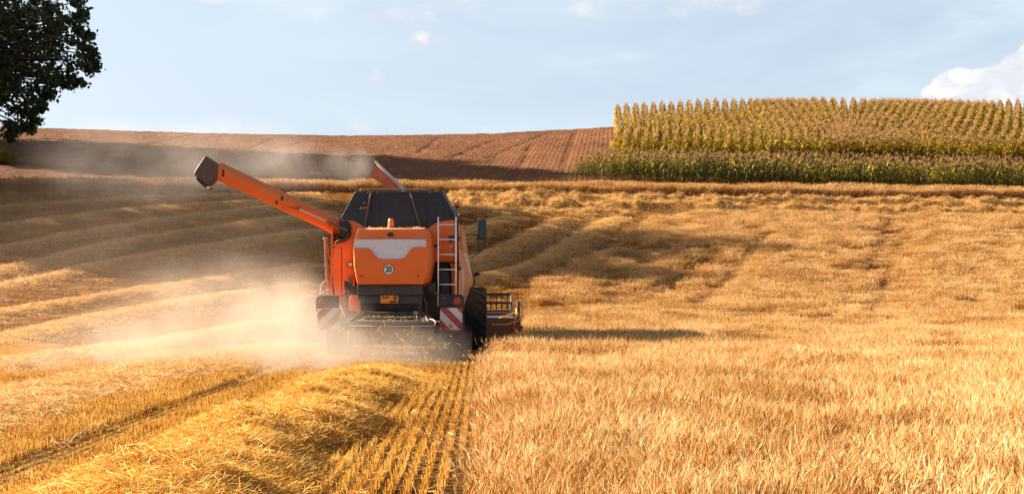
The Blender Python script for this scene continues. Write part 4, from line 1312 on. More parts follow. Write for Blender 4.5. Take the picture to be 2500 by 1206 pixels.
for (a, b) in ((882, 674), (1020, 674)):
    c = L3(a, b, -.05)
    MB().lathe([(.055, .01), (.055, -.003), (.040, -.006), (.033, .004), (.012, .004)], c, 'y', 20).build('bolt_cup', M_ORANGE_D, hood)
    MB().cyl(c + Vector((0, -.012, 0)), c + Vector((0, .01, 0)), .017, 6).build('bolt', M_BLACK, hood)
MB().prism(LP([(946, 567), (959, 567), (959, 576), (946, 576)], -.05), -.05, .06).build('hood_latch', M_BLACKPRINT, hood, .01)
MB().tube([L3(1020, 570, -.02), L3(1021, 570, -.02)], .012, 6).build('bolt', M_DECAL, hood)
# speed disc reading 20
dc = L3(949, 658, -.05)
disc = MB().lathe([(.001, -.004), (.108, -.004), (.108, .01), (.001, .01)], dc, 'y', 40).build('speed_disc', M_WHITE, hood)
MB().lathe([(.104, -.0055), (.117, -.0055), (.117, .01), (.104, .01)], dc, 'y', 40, True).build('disc_rim', M_BLACKPRINT, disc)
writing('20', .175, dc.x, dc.z, dc.y - .006, 'number', M_BLACKPRINT, disc, sx=.78, bold=.007)
# beacon on the hood
bc = L3(954.5, 557, .35)
bea = MB().lathe([(.001, 0), (.078, 0), (.078, .035), (.001, .035)], bc, 'z', 24).build('beacon', M_CASE, HV)
MB().lathe([(.072, .033), (.068, .10), (.064, .17), (.055, .20), (.03, .212), (.001, .214)], bc, 'z', 24).build('beacon_lens', M_AMBER, bea)
for a in (901, 904, 1011, 1018, 1023):
    MB().cyl(L3(a, 557, .40), L3(a, 553, .40), .010, 6).build('hood_stud', M_ALU, hood)

# ---- straw chopper housing below the hood
x0, x1 = L(872, 700, .1)[0], L(1032, 700, .1)[0]
zz = lambda p, y: L(950, p, y)[1]
ch = MB().prism([(.10, zz(692, .1)), (.08, zz(720, .08)), (.20, zz(723, .2)), (1.1, zz(723, .2)), (1.1, zz(692, .1))], x0, x1, 'x').build('chopper_housing', M_GREY, HV, .012)
x2, x3 = L(880, 730, .16)[0], L(1026, 730, .16)[0]
MB().prism([(.15, zz(722, .15)), (.12, zz(741, .12)), (.17, zz(744, .17)), (.22, zz(760, .22)), (1.1, zz(764, .22)), (1.1, zz(722, .15))], x2, x3, 'x').build('lower_flap', M_GREY, ch, .01)
MB().tube([L3(879, 741.5, .11), L3(1024, 741.5, .11)], .010, 6).tube([L3(880, 753, .17), L3(1024, 753, .17)], .008, 6).build('fold_edge', M_BLACK, ch)
for s_, pts in ((-1, [(874, 722), (884, 722), (882, 735), (874, 731)]), (1, [(1019, 722), (1030, 722), (1030, 729), (1024, 736)])):
    MB().prism(LP(pts, .14), .14, .3).build('side_flange', M_GREY, ch, .006)
MB().tube([L3(1029, 730, .1), L3(1024, 742, .05), L3(1023, 754, .08), L3(1026, 766, .1)], .009, 6).build('hose', M_RAIL, ch)
MB().tube([L3(1034, 726, .2), L3(1041, 740, .2), L3(1042, 766, .2)], .012, 6).build('hose', M_RAIL, ch)
# dealer plate
st = MB().prism(LP([(929, 721.3), (972.4, 721.3), (972.4, 740.2), (929, 740.2)], .074), .072, .078).build('dealer_plate', paint_mat('orange_plate', (.72, .22, .012), amount=.08), ch)
cx_, cz_ = L(941, 725.7, .07)
writing('Reith', .088, cx_, cz_, .0705, 'lettering', M_BLACKPRINT, st, shear=.25, sx=.86, bold=.002)
lc = L3(964.8, 726.8, .0705)
MB().lathe([(.030, -.001), (.048, -.001), (.048, .003), (.030, .003)], lc, 'y', 24, True).box(lc + Vector((0, 0, .012)), (.012, .003, .06)).box(lc + Vector((-.018, 0, -.012)), (.010, .003, .03)).box(lc + Vector((.018, 0, -.012)), (.010, .003, .03)).build('emblem', M_BLACKPRINT, st)
MB().prism(LP([(951.5, 734.5), (970, 734.5), (970, 739), (951.5, 739)], .0705), .0700, .0725).build('plate_bar', M_BLACK, st)

# ---- spreader deck
ya, yb2 = -.05, -.75
A = [L3(880, 764, ya), L3(1036, 766, ya), L3(1059, 789, yb2), L3(838, 789, yb2)]
g = MB(); g.loft([[v_ for v_ in A], [v_ + Vector((0, 0, -.045)) for v_ in A]]); deck = g.build('spreader_deck', M_GREY, HV, .006)
up = Vector((0, 0, .012))
def on_deck(px, f):
    """point of the deck: f 0 at its front edge, 1 at its rear edge"""
    y = ya + (yb2 - ya) * f
    z = A[0].z + (A[3].z - A[0].z) * f
    return Vector((L(px, 775, y)[0], y, z))
MB().tube([L3(838, 792, -.6), L3(830, 791, -.72), L3(829, 795, -.79), L3(840, 797, -.80), L3(1050, 797, -.80), L3(1062, 795, -.79), L3(1064, 786, -.72), L3(1057, 780, -.6), L3(1048, 779, -.5)], .017, 8).build('deck_tube', M_STEEL, deck)
MB().tube([on_deck(845, .93) + up, on_deck(1055, .93) + up], .014, 6).build('deck_edge', M_STEEL, deck)
MB().box(on_deck(953, .58) + up, (1.16, .07, .03)).build('deck_rib', M_DARK, deck, .006)
MB().box(on_deck(950, .18) + up * 1.5, (.86, .10, .06)).build('deck_rib', M_DARK, deck, .006)
MB().tube([on_deck(884, .05) + up * 2, on_deck(853, .9) + up], .018, 6).build('deck_rail', M_GREY, deck)
MB().tube([on_deck(1033, .05) + up * 2, on_deck(1047, .9) + up], .018, 6).build('deck_rail', M_GREY, deck)
for a in (911, 926, 941, 955, 971, 987, 1002):
    p = on_deck(a, .42); MB().cyl(p, p + Vector((0, 0, .022)), .013, 6).build('deck_bolt', M_STEEL, deck)
MB().tube([L3(890, 763, -.1), L3(905, 763.5, -.1), L3(909, 760, -.08)], .014, 6).tube([L3(896, 763.3, -.07), L3(1012, 763.3, -.07)], .013, 6).build('hinge_bar', M_STEEL, deck)
for (pa, h0, h1) in ((884, (879, 771), (870, 782)), (1016, (1017, 771), (1019, 781))):
    k = MB(); cpt = on_deck(pa, .25)
    k.box(cpt + Vector((0, 0, .05)), (.10, .07, .07)); k.tube([cpt + Vector((-.05, 0, .09)), cpt + Vector((.05, 0, .06))], .022, 6)
    k.tube([L3(*h0, -.3), L3(*h1, -.5)], .014, 6)
    k.build('clamp', M_STEEL, deck, .006)
rub = MB()
for k in range(10):
    a = 842 + k * 22
    rub.prism(LP([(a, 797), (a + 20, 797), (a + 20, 801), (a + 1, 809)], -.5), -.52, -.50)
rub.build('rubber_apron', M_CASE, deck)
MB().box((0.0 + (x0 + x1) / 2, .75, .62), (1.9, .9, .42)).build('spreader_rotor', M_TAN, HV, .05)

# ---- warning boards with lights
def board(side):
    if side < 0:
        b = [(774, 754), (828.5, 752), (829, 803), (776, 807)]; bx = [(773, 729), (777, 724), (824, 723), (828, 726), (828, 751), (774, 753)]
        lamp, refl = (786, 738), (803, 797); name_m = stripe_mat('warning_stripes', -1)
        bar = [(773, 760), (772.5, 731), (776, 724), (784, 722), (836, 721), (842, 718), (844, 708), (844, 700)]
    else:
        b = [(1075, 750), (1129, 752), (1128, 806), (1073, 803)]; bx = [(1074, 723), (1124, 722), (1129, 726), (1130, 751), (1074, 750)]
        lamp, refl = (1116, 736), (1101, 796); name_m = stripe_mat('warning_stripes', 1)
        bar = [(1058, 712), (1064, 719), (1072, 720.5), (1122, 720), (1129, 723), (1132, 729), (1132, 757)]
    q = LP(b, .1)
    px_ = sum(p[0] for p in q) / 4; pz_ = sum(p[1] for p in q) / 4
    g = MB().prism([(p[0] - px_, p[1] - pz_) for p in q], -.012, .012)
    o = g.build('warning_board', name_m, HV, .004); o.location = (px_, .1, pz_)
    lb = MB().prism(LP(bx, .07), .07, .17).build('light_box', M_BLACK, HV, .015)
    c = L3(*lamp, .07)
    MB().lathe([(.001, -.045), (.05, -.042), (.082, -.025), (.088, 0), (.088, .02), (.001, .02)], c, 'y', 24).build('tail_lamp', M_LAMPRED, lb)
    MB().lathe([(.086, -.012), (.096, -.012), (.096, .01), (.086, .01)], c, 'y', 24, True).build('lamp_rim', M_BLACKPRINT, lb)
    c = L3(*refl, .085)
    rf = MB().lathe([(.001, -.01), (.046, -.008), (.046, .02), (.001, .02)], c, 'y', 20).build('reflector', M_RED, HV)
    MB().tube([L3(a, b_, .13) for a, b_ in bar], .015, 8).build('light_bracket', M_BLACKPRINT, HV)
    for (a, b_) in ((bx[0][0] + 8, 727), (bx[0][0] + 45, 727)):
        MB().cyl(L3(a, b_, .05), L3(a, b_, .1), .008, 6).build('bolt', M_ALU, lb)
board(-1); board(1)
MB().prism(LP([(840, 684), (847, 686), (872, 703), (872, 719), (861, 720), (855, 716), (852, 708), (840, 708)], .2), .2, .24).prism(LP([(855, 706), (872, 706), (870, 720), (858, 720)], .15), .15, .2).build('board_arm', M_BLACKPRINT, HV, .006)
MB().prism(LP([(1031, 702), (1056, 690), (1064, 690), (1064, 716), (1052, 716), (1032, 714)], .4), .4, .46).build('board_arm', M_BLACKPRINT, HV, .006)

# ---- ladder
def bar(m, a, b, w, d):
    a = Vector(a); b = Vector(b); v = b - a
    m.box((a + b) / 2, (w, d, v.length), v.to_track_quat('Z', 'Y') if abs(v.normalized().z) < .99 else None)
lad = empty('ladder', (0, 0, 0)); lad.parent = HV
m = MB(); bar(m, L3(1070.5, 530, .98), L3(1069, 748, .98), .034, .05); m.build('rail', M_ALU, lad, .006)
m = MB(); bar(m, L3(1114, 530, .98), L3(1112, 721, .98), .034, .05); m.build('rail', M_ALU, lad, .006)
for p in (549, 585, 621.5, 658, 694.5):
    m = MB(); a = L3(1071.5, p, .98); b = L3(1111.5, p, .98)
    m.box((a + b) / 2, ((b - a).length, .035, .026)); m.build('rung', M_ALU, lad, .005)
MB().tube([L3(1118, 541, 1.12), L3(1117.5, 724, 1.12)], .017, 8).build('grab_pole', M_BLACKPRINT, HV)
MB().tube([L3(1119, 577, 1.2), L3(1119, 588, 1.2)], .03, 8).build('marker_lamp', M_BLACKPRINT, HV)
MB().tube([L3(1121, 650, 1.2), L3(1121, 660, 1.2)], .04, 8).build('marker_lamp', M_BLACKPRINT, HV)

# ---- left rear details
lamp_ = MB().prism(LP([(847, 638), (861, 638), (861, 652), (849, 652)], 1.2), 1.2, 1.3).build('work_lamp', M_CASE, HV, .012)
MB().prism(LP([(851, 642), (860, 642), (860, 650), (852, 650)], 1.19), 1.19, 1.22).build('lamp_glass', M_DECAL, lamp_, .005)
MB().prism(LP([(848, 672), (851, 670), (861, 670), (861, 700), (848, 700)], 1.28), 1.28, 1.31).build('latch_recess', M_CASE, HV, .006)
MB().prism(arc2([L(853, 759, .9), L(852, 735, .9), L(855, 722, .9), L(866, 718, .9), L(881, 724, .9), L(882, 740, .9), L(880, 760, .9)], 18), .9, 1.25).build('belt_guard', M_ORANGE, HV, .015)
MB().prism(LP([(826, 735), (864, 735), (866, 792), (850, 792), (840, 765)], 1.36), 1.36, 1.5).build('skirt_panel', M_TAN, HV, .01)
MB().tube([L3(828, 737, 1.3), L3(839, 764, 1.25), L3(842, 770, 1.25)], .02, 6).build('skirt_edge', M_DECAL, HV)
# grab rails, pole and hoses that stick out on the left of the cab
YPOLE = 4.6
MB().tube([L3(794, 580, YPOLE), L3(796, 640, YPOLE), L3(799, 706, YPOLE)], .034, 8).cyl(L3(794.2, 585, YPOLE), L3(794, 579, YPOLE), .055, 10).build('marker_pole', M_CASE, HV)
h = arc2([L(799, 596, YPOLE), L(800, 612, YPOLE), L(803, 630, YPOLE), L(809, 638, YPOLE)], 9)
h2 = arc2([L(798, 640, YPOLE), L(800, 668, YPOLE), L(806, 683, YPOLE), L(810, 684, YPOLE), L(815, 675, YPOLE)], 12)
for q_ in (h, h2):
    MB().tube([(x, YPOLE, z) for x, z in q_], .018, 6).build('hose', M_CASE, HV)
h = arc2([L(782, 722, YPOLE), L(785, 700, YPOLE), L(789, 690, YPOLE), L(797, 688, YPOLE)], 10)
h2 = arc2([L(790, 722, YPOLE), L(793, 711, YPOLE), L(798, 708, YPOLE)], 8)
for q_ in (h, h2):
    MB().tube([(x, YPOLE, z) for x, z in q_], .022, 6).build('grab_rail', M_CASE, HV)
MB().prism(LP([(798, 706), (818, 706), (818, 724), (796, 724)], YPOLE), YPOLE - .1, YPOLE + .5).build('battery_box', M_CASE, HV, .02)

# ---- unloading pipe
a0 = L3(832, 557, 1.62); a1 = L3(531, 416.5, 1.30)
ax = (a1 - a0).normalized()
pipe = MB().tube([a0 - ax * .25, a0, a0 + ax * .02, a1], [.19, .19, .197, .207], 28).build('unloading_pipe', M_ORANGE_D, HV, ang=50)
def pt(f): return a0 + (a1 - a0) * f
for f, w in ((.055, .03), (.42, .045), (.985, .05)):
    MB().tube([pt(f) - ax * w, pt(f) + ax * w], .213, 28).build('pipe_collar', M_ORANGE_D, pipe, .004)
n_ = ax.cross(Vector((0, 1, 0))).normalized()
if n_.z < 0: n_ = -n_
fr = Vector((0, -1, 0))
for q_, s_ in ((pt(.475) + fr * .20 + n_ * .05, (.05, .03, .10)), (pt(.50) + fr * .195 - n_ * .09, (.04, .03, .10)), (pt(.94) + fr * .20, (.05, .03, .16))):
    MB().box(q_, s_).build('pipe_latch', M_BLACKPRINT, pipe, .006)
YC = 1.60 - .30
cylr = MB().tube([L3(727, 509, 1.22), L3(801, 542, 1.22)], .016, 8).build('hydraulic_rod', M_ALU, pipe)
MB().tube([L3(798, 540.5, 1.22), L3(804, 543, 1.22)], .042, 10).tube([L3(801, 542, 1.22), L3(849, 563, 1.22)], .030, 10).build('hydraulic_cylinder', M_RAIL, pipe)
MB().box(L3(728, 509, 1.25), (.06, .10, .06)).build('rod_eye', M_RAIL, pipe, .01)
MB().tube([L3(690, 500, 1.30), L3(722, 510, 1.29)], [.006, .010], 6).build('weld_bead', M_RAIL, pipe)
el = arc2([L(843, 538, 1.26), L(851, 546, 1.26), L(854.5, 560, 1.26), L(853, 574, 1.26), L(845, 584, 1.26), L(834, 588, 1.26), L(826, 589, 1.26), L(820, 594, 1.26)], 24)
MB().tube([(x, 1.26, z) for x, z in el], .034, 10).build('pipe_socket', M_BLACKPRINT, HV)
MB().lathe([(.02, -.06), (.26, -.06), (.26, .05), (.02, .05)], L3(846, 562, 1.55), 'y', 24).build('pipe_elbow', M_BLACK, HV)
# spout: a bent brown hood with a rubber lip and a small lamp
sp_px = [(499, 381), (503, 381.5), (527, 397), (531, 417), (529, 430), (506, 451), (500, 449), (473, 424), (474, 419)]
spout = MB().prism(LP(sp_px, 1.04), 1.04, 1.56).build('spout', M_BROWNBOOT, pipe, .03, 3)
MB().prism(LP([(474, 424), (505, 450), (512, 457), (506, 461), (496, 455), (482, 442), (477, 434)], 1.10), 1.10, 1.50).build('rubber_lip', M_BLACK, spout, .01)
MB().prism(LP([(530, 420), (530, 438), (523, 446), (512, 458), (506, 453), (525, 436)], 1.10), 1.10, 1.14).build('spout_cheek', M_BROWNBOOT, spout, .006)
c = L3(509, 458, 1.08)
MB().box(c, (.07, .05, .045)).build('spout_lamp', M_WHITE, spout, .012)
c = L3(479, 434, 1.08)
MB().box(c, (.035, .05, .035)).build('spout_lamp', M_WHITE, spout, .008)

# ---- wheels
def wheel(name, x, y, R, w, sgn, rim_r):
    root = empty(name, (x, y, R)); root.parent = HV
    h = w / 2
    prof = [(rim_r, -h * .78), (R * .80, -h * .98), (R * .93, -h * .96), (R * .968, -h * .70), (R * .975, 0), (R * .968, h * .70), (R * .93, h * .96), (R * .80, h * .98), (rim_r, h * .78)]
    t = MB().lathe(prof, (0, 0, 0), 'x', 56)
    n = int(2 * math.pi * R / .26)
    for k in range(n):
        for s in (-1, 1):
            th0 = 2 * math.pi * (k + (.5 if s > 0 else 0)) / n
            rg = []
            for f in (0, .3, .65, 1.0, 1.0):
                u = s * h * (.02 + .94 * f); th = th0 + .34 * f ** .8
                i = len(rg)
                rr0 = R * .955 if i < 4 else R * .85; rr1 = R * 1.0 if i < 3 else (R * .985 if i == 3 else R * .87)
                dth = .022 if i < 3 else .028
                rg.append([Vector((u, rr * math.cos(th + d_), rr * math.sin(th + d_))) for rr, d_ in ((rr0, -dth * 1.4), (rr1, -dth), (rr1, dth), (rr0, dth * 1.4))])
            t.loft(rg[:4])
    t.build('tyre', M_TYRE, root, ang=40)
    rm = MB().lathe([(.10, -h * .30), (rim_r * .6, -h * .22), (rim_r * .92, -h * .5), (rim_r * 1.02, -h * .80), (rim_r * 1.02, h * .80), (rim_r * .92, h * .5), (rim_r * .6, h * .22), (.10, h * .30)], (0, 0, 0), 'x', 40)
    rm.build('rim', M_ORANGE_D, root, ang=40)
    hb = MB().cyl((-h * .5, 0, 0), (h * .5, 0, 0), .13, 18)
    for k in range(8):
        a = k * math.pi / 4; hb.cyl((-h * .4, .2 * math.cos(a), .2 * math.sin(a)), (h * .4, .2 * math.cos(a), .2 * math.sin(a)), .016, 6)
    hb.build('hub', M_BLACK, root, ang=40)
wheel('front_wheel', 1.80, 5.0, .85, .70, 1, .40); wheel('front_wheel', -1.80, 5.0, .85, .70, -1, .40)
wheel('rear_wheel', 1.36, 1.95, .54, .50, 1, .27); wheel('rear_wheel', -1.36, 1.95, .54, .50, -1, .27)
MB().cyl((-1.8, 5.0, .85), (1.8, 5.0, .85), .16, 16).box((0, 5.0, .95), (1.6, .5, .5)).build('front_axle', M_BLACK, HV, ang=40)
MB().cyl((-1.4, 1.95, .54), (1.4, 1.95, .54), .10, 12).box((0, 1.95, .75), (.4, .4, .5)).build('rear_axle', M_BLACK, HV, ang=40)
MB().box(L3(1066, 839, 1.2), (.12, .02, .05)).build('reflector', M_RED, HV, .006)
MB().tube([L3(1066, 820, 1.4), L3(1066, 850, 1.3)], .02, 6).build('reflector_stay', M_BLACK, HV)

# ---- cab, mirror and beacon
cab = MB().prism([(5.0, 1.75), (6.7, 1.75), (7.05, 2.3), (6.9, 3.35), (5.0, 3.35)], -.95, .85, 'x').build('cab', M_GLASS, HV, .04)
MB().prism([(4.9, 3.36), (7.15, 3.36), (7.05, 3.55), (4.95, 3.58)], -1.02, .92, 'x').build('cab_roof', M_ORANGE, cab, .05)
for (x, y) in ((-.95, 5.02), (.85, 5.02), (-.95, 6.95), (.85, 6.95)):
    MB().box((x, y, 2.55), (.07, .07, 1.62)).build('cab_post', M_BLACKPRINT, cab, .01)
MB().box((-.05, 5.9, 1.62), (1.9, 2.0, .24)).build('cab_floor', M_DARK, cab, .03)
mr = arc2([L(1169, 534, 5.5), L(1180, 534, 5.5), L(1186.5, 539, 5.5), L(1188, 556, 5.5), L(1187.5, 574, 5.5), L(1182, 583, 5.5), L(1173, 584, 5.5), L(1167, 577, 5.5), L(1165, 556, 5.5), L(1166, 540, 5.5)], 30)
mir = MB().prism(mr, 5.46, 5.56).build('cab_mirror', M_BLACKPRINT, HV, .02)
cxm = sum(p[0] for p in mr) / len(mr); czm = sum(p[1] for p in mr) / len(mr)
MB().prism([(cxm + (x - cxm) * .84, czm + (z - czm) * .9) for x, z in mr], 5.452, 5.47).build('mirror_glass', M_MIRROR, mir)
YM = 5.55
MB().tube([L3(1120, 524, 5.2), L3(1128, 526, 5.3), L3(1150, 530, YM), L3(1159, 534, YM), L3(1164, 541, YM), L3(1168, 545, YM)], .020, 8) \
    .tube([L3(1138, 574, 5.2), L3(1167, 573, YM)], .018, 8) \
    .tube([L3(1167, 575, YM), L3(1168.5, 604, YM), L3(1168.5, 618, YM), L3(1149, 631, 5.2)], .017, 8) \
    .tube([L3(1185, 578, YM), L3(1182, 606, YM), L3(1179, 610, YM), L3(1169, 613, YM)], .017, 8).build('mirror_arm', M_BLACKPRINT, mir)
MB().box(L3(1170, 606, YM), (.09, .06, .07)).build('arm_clamp', M_RAIL, mir, .015)
c = L3(1164, 668, 5.0)
MB().tube([L3(1155, 672, 5.0), L3(1160, 668.5, 5.0), L3(1167, 668, 5.0), L3(1171, 668, 5.0)], [.03, .055, .06, .03], 12).tube([L3(1156, 671, 5.0), L3(1158, 690, 5.0), L3(1154, 702, 5.0)], .025, 6).build('side_lamp', M_BLACKPRINT, HV)
bc = L3(1117, 507, 3.6)
be2 = MB().lathe([(.001, 0), (.06, 0), (.06, .04), (.001, .04)], bc, 'z', 20).build('beacon', M_BLACKPRINT, HV)
MB().lathe([(.07, .038), (.068, .13), (.05, .165), (.001, .17)], bc, 'z', 20).build('beacon_lens', M_AMBER, be2)
MB().tube([bc, bc + Vector((-.12, 0, -.25))], .02, 6).build('beacon_stay', M_BLACKPRINT, be2)

# ---- feeder house and header
MB().prism([(5.6, 1.0), (5.6, 1.7), (7.9, 1.0), (7.9, .25)], -.7, .7, 'x').build('feeder_house', M_ORANGE, HV, .03)
YH = 8.45
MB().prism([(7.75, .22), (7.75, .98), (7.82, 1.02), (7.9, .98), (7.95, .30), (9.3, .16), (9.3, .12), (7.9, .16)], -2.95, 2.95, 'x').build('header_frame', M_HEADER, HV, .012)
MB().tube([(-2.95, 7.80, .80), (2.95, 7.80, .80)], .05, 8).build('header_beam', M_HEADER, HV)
g = MB().cyl((-2.85, 8.35, .55), (2.85, 8.35, .55), .18, 18)
for k in range(90):
    a = k * .75; x = -2.8 + 5.6 * k / 89
    if abs(x) > .6:
        sg = 1 if x < 0 else -1
        p = Vector((x, 8.35, .55)); d = Vector((0, math.cos(a * sg), math.sin(a * sg)))
        g.box(p + d * .24, (.02, .14, .14), d.to_track_quat('Y', 'X'))
g.build('header_auger', M_STEEL, HV, ang=40)
reel = empty('reel', (0, YH + .15, 1.02)); reel.parent = HV
for k in range(6):
    a = R_(90 + 60 * k)
    y, z = .49 * math.cos(a), .49 * math.sin(a)
    b = MB().box((0, y, z), (5.7, .05, .07)).build('reel_bat', M_BLACKPRINT, reel, .006)
    t = MB()
    for j in range(36):
        x = -2.75 + j * 5.5 / 35
        t.tube([(x, y, z), (x, y - .03, z - .16), (x, y + .03, z - .30)], [.022, .014, .006], 5)
    t.build('tine', M_BLACKPRINT, b)
for x in (-2.86, -1.0, 1.0, 2.86):
    s = MB().cyl((x - .02, 0, 0), (x + .02, 0, 0), .14, 16)
    for k in range(6):
        a = R_(90 + 60 * k); b = R_(150 + 60 * k)
        s.tube([(x, 0, 0), (x, .49 * math.cos(a), .49 * math.sin(a))], .026, 6)
        s.tube([(x, .49 * math.cos(a), .49 * math.sin(a)), (x, .49 * math.cos(b), .49 * math.sin(b))], .022, 6)
    s.build('reel_spider', M_BLACKPRINT, reel)
MB().cyl((-2.9, 0, 0), (2.9, 0, 0), .06, 12).build('reel_axle', M_BLACKPRINT, reel)
for s in (-1, 1):
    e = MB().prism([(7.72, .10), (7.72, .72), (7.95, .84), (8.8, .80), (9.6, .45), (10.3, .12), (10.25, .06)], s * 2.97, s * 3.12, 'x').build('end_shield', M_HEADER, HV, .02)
    MB().prism([(7.70, .30), (7.70, .62), (8.2, .62), (8.2, .30)], s * 3.125, s * 3.18, 'x').build('shield_cover', M_TAN if s < 0 else M_BLACK, e, .02)
    MB().lathe([(.001, -.02), (.05, -.018), (.05, .01), (.001, .01)], (s * 2.95, 7.70, .52), 'y', 18).build('reflector', M_RED, e)
    arm = MB().prism([(7.6, .92), (7.75, 1.10), (8.7, 1.12), (8.7, .98), (7.8, .88)], s * 2.99, s * 3.06, 'x').build('reel_arm', M_YELLOW, HV, .012)
    MB().tube([(s * 3.04, 7.72, .85), (s * 3.05, 7.74, 1.1), (s * 3.05, 7.78, 1.32)], [.05, .055, .04], 8).build('lift_ram', M_BLACKPRINT, arm)
    MB().tube([(s * 3.10, 7.76, 1.30), (s * 3.17, 7.72, 1.15), (s * 3.16, 7.7, .92), (s * 3.05, 7.7, .76), (s * 2.7, 7.72, .66), (s * 2.3, 7.72, .66)], .018, 6).build('hose', M_YELLOW if s > 0 else M_CASE, arm)
    if s < 0:
        MB().prism([(8.0, .90), (8.0, 1.46), (9.0, 1.46), (9.2, .90)], -3.14, -2.80, 'x').build('drive_cover', M_TAN, HV, .03)
MB().prism([(7.70, .84), (7.70, .90), (8.0, .93), (8.0, .86)], 0, 2.9, 'x').build('trough_edge', M_ALU, HV, .006)
MB().tube([(2.5, 7.66, .83), (2.95, 7.66, .99)], .022, 6).build('support_rod', M_YELLOW, HV)
# ================================================================== dust
def dust(name, label, box, blobs, dens, col=(.58, .50, .42), nscale=.55, lo=.30, hi=.72, aniso=.25, stretch=(1, 1, 1)):
    """a closed box of air whose density follows soft billows (x, y, z, rx, ry, rz, weight)"""
    (x0, x1, y0, y1, z0, z1) = box
    g = MB().box(((x0 + x1) / 2, (y0 + y1) / 2, (z0 + z1) / 2), (x1 - x0, y1 - y0, z1 - z0))
    m, nt, out = mat(name)
    c = nd(nt, 'ShaderNodeTexCoord'); P = c.outputs['Object']
    acc = None
    for (bx, by, bz, rx, ry, rz, w) in blobs:
        s = nd(nt, 'ShaderNodeVectorMath', operation='SUBTRACT'); nt.links.new(P, s.inputs[0]); s.inputs[1].default_value = (bx, by, bz)
        d = nd(nt, 'ShaderNodeVectorMath', operation='DIVIDE'); nt.links.new(s.outputs[0], d.inputs[0]); d.inputs[1].default_value = (rx, ry, rz)
        l = nd(nt, 'ShaderNodeVectorMath', operation='DOT_PRODUCT'); nt.links.new(d.outputs[0], l.inputs[0]); nt.links.new(d.outputs[0], l.inputs[1])
        k = nd(nt, 'ShaderNodeMapRange', interpolation_type='SMOOTHSTEP'); nt.links.new(l.outputs['Value'], k.inputs['Value'])
        k.inputs['From Min'].default_value = 1.0; k.inputs['From Max'].default_value = 0.0; k.inputs['To Min'].default_value = 0.0; k.inputs['To Max'].default_value = w
        if acc is None:
            acc = k.outputs[0]
        else:
            a = nd(nt, 'ShaderNodeMath', operation='ADD'); nt.links.new(acc, a.inputs[0]); nt.links.new(k.outputs[0], a.inputs[1]); acc = a.outputs[0]
    n = tnoise(nt, nscale, 4, .58, vec=P, sc=stretch)
    r = nd(nt, 'ShaderNodeMapRange', interpolation_type='SMOOTHSTEP'); nt.links.new(n, r.inputs['Value'])
    r.inputs['From Min'].default_value = lo; r.inputs['From Max'].default_value = hi
    a = nd(nt, 'ShaderNodeMath', operation='MULTIPLY'); nt.links.new(acc, a.inputs[0]); nt.links.new(r.outputs[0], a.inputs[1])
    b = nd(nt, 'ShaderNodeMath', operation='MULTIPLY'); nt.links.new(a.outputs[0], b.inputs[0]); b.inputs[1].default_value = dens
    v = nd(nt, 'ShaderNodeVolumePrincipled')
    v.inputs['Color'].default_value = (*col, 1)
    v.inputs['Anisotropy'].default_value = aniso
    nt.links.new(b.outputs[0], v.inputs['Density'])
    nt.links.new(v.outputs[0], out.inputs['Volume'])
    o = g.build(name, m, None, flat=True)
    tag(o, label, 'dust', kind='stuff')
    return o

dust('dust_cloud', 'thick pale dust billowing off the ground behind the combine', (-9.5, -.2, 20.5, 35.0, .02, 3.2),
     [(-2.9, 25.0, .1, 2.0, 2.8, 1.2, 1.0), (-3.9, 27.0, .5, 2.0, 3.2, 1.6, .7), (-1.9, 26.2, .1, 1.6, 2.2, 1.0, .8), (-.9, 27.2, .1, 1.2, 2.0, .9, .4), (-2.0, 29.2, .3, 2.4, 2.6, 1.0, .8),
      (-5.6, 28.0, .6, 3.2, 5.5, 2.2, .36), (-4.9, 31.5, .6, 1.8, 3.4, 1.9, .45), (-7.4, 26, .2, 2.6, 5, 1.2, .30)], .42, nscale=1.1, lo=.30, hi=.70)
dust('dust_veil', 'thin drifting dust over the stubble on the left of the machine', (-30.0, -3.2, 24.0, 62.0, .03, 7.5),
     [(-10, 33, .8, 8, 9, 2.2, .9), (-17, 40, 2.0, 12, 13, 4.0, .5), (-9, 44, 3.0, 7, 13, 4.5, .7), (-15, 52, 4.0, 11, 9, 3.6, .6)], .008, nscale=.30, lo=.30, col=(.62, .47, .36))
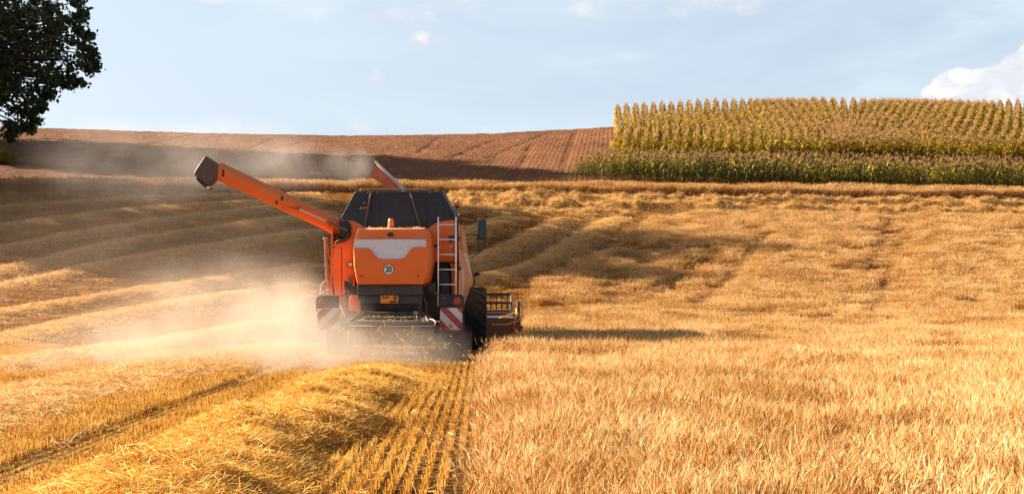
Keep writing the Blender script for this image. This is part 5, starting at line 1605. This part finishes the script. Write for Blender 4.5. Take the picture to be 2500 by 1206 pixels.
dust('dust_plume', 'light grey dust streaming away from the raised tank lid', (-12.5, -2.6, 28.6, 36.0, 3.3, 7.3),
     [(-3.3, 31.0, 4.7, .9, 1.0, .6, 1.0), (-4.6, 31.5, 4.8, 1.5, 1.5, .8, .5), (-6.3, 32.0, 5.0, 2.4, 2.0, 1.2, .38), (-8.8, 32.4, 4.9, 3.2, 2.4, 1.4, .26)], .26, col=(.76, .70, .65), nscale=.9)

# bits of straw thrown out behind the spreader
rng = np.random.default_rng(77)
n = 260
c = np.stack([rng.normal(-1.7, .8, n), rng.uniform(22.0, 27.2, n), np.abs(rng.normal(.30, .28, n)) + .12], 1)
o_ = unit(rng.normal(0, 1, (n, 3))) * rng.uniform(.02, .075, (n, 1))
Rb = Ribbons()
Rb.add(np.stack([c - o_, c + rng.normal(0, .01, (n, 3)), c + o_], 1), np.full((n, 3), .0028), unit(np.cross(o_, rng.normal(0, 1, (n, 3)))), 0)
ch_ = link('flying_chaff', Rb.mesh('flying_chaff'), None, [M_STRAW])
tag(ch_, 'bits of straw flying out behind the spreader', 'chaff', kind='stuff')

# chaff that has settled on the deck behind the chopper and on the ledges of the hood
n = 260
f = rng.uniform(.05, .97, n); u = rng.uniform(0, 1, n)
c = np.array([on_deck(885 - 40 * a + (155 + 75 * a) * b, a) + Vector((CX, CY, .016)) for a, b in zip(f, u)])
ex = np.array([L3(a, 559, .34) + Vector((CX, CY, .03)) for a in rng.uniform(880, 1034, 60)])
ex[:, 1] += rng.uniform(-.1, .35, 60)
c = np.vstack([c, ex]); n = len(c)
az = rng.uniform(0, 2 * np.pi, n)
o_ = np.stack([np.cos(az), np.sin(az), rng.normal(0, .15, n)], 1) * rng.uniform(.015, .06, (n, 1))
Rb = Ribbons()
Rb.add(np.stack([c - o_, c + np.array([0, 0, .006]), c + o_], 1), np.full((n, 3), .004), unit(np.cross(o_, rng.normal(0, .4, (n, 3)) + np.array([0, 0, 1.0]))), 0)
sc_ = link('settled_chaff', Rb.mesh('settled_chaff'), None, [M_STRAW])
tag(sc_, 'bits of straw lying on the rear deck and hood of the combine', 'chaff', kind='stuff')
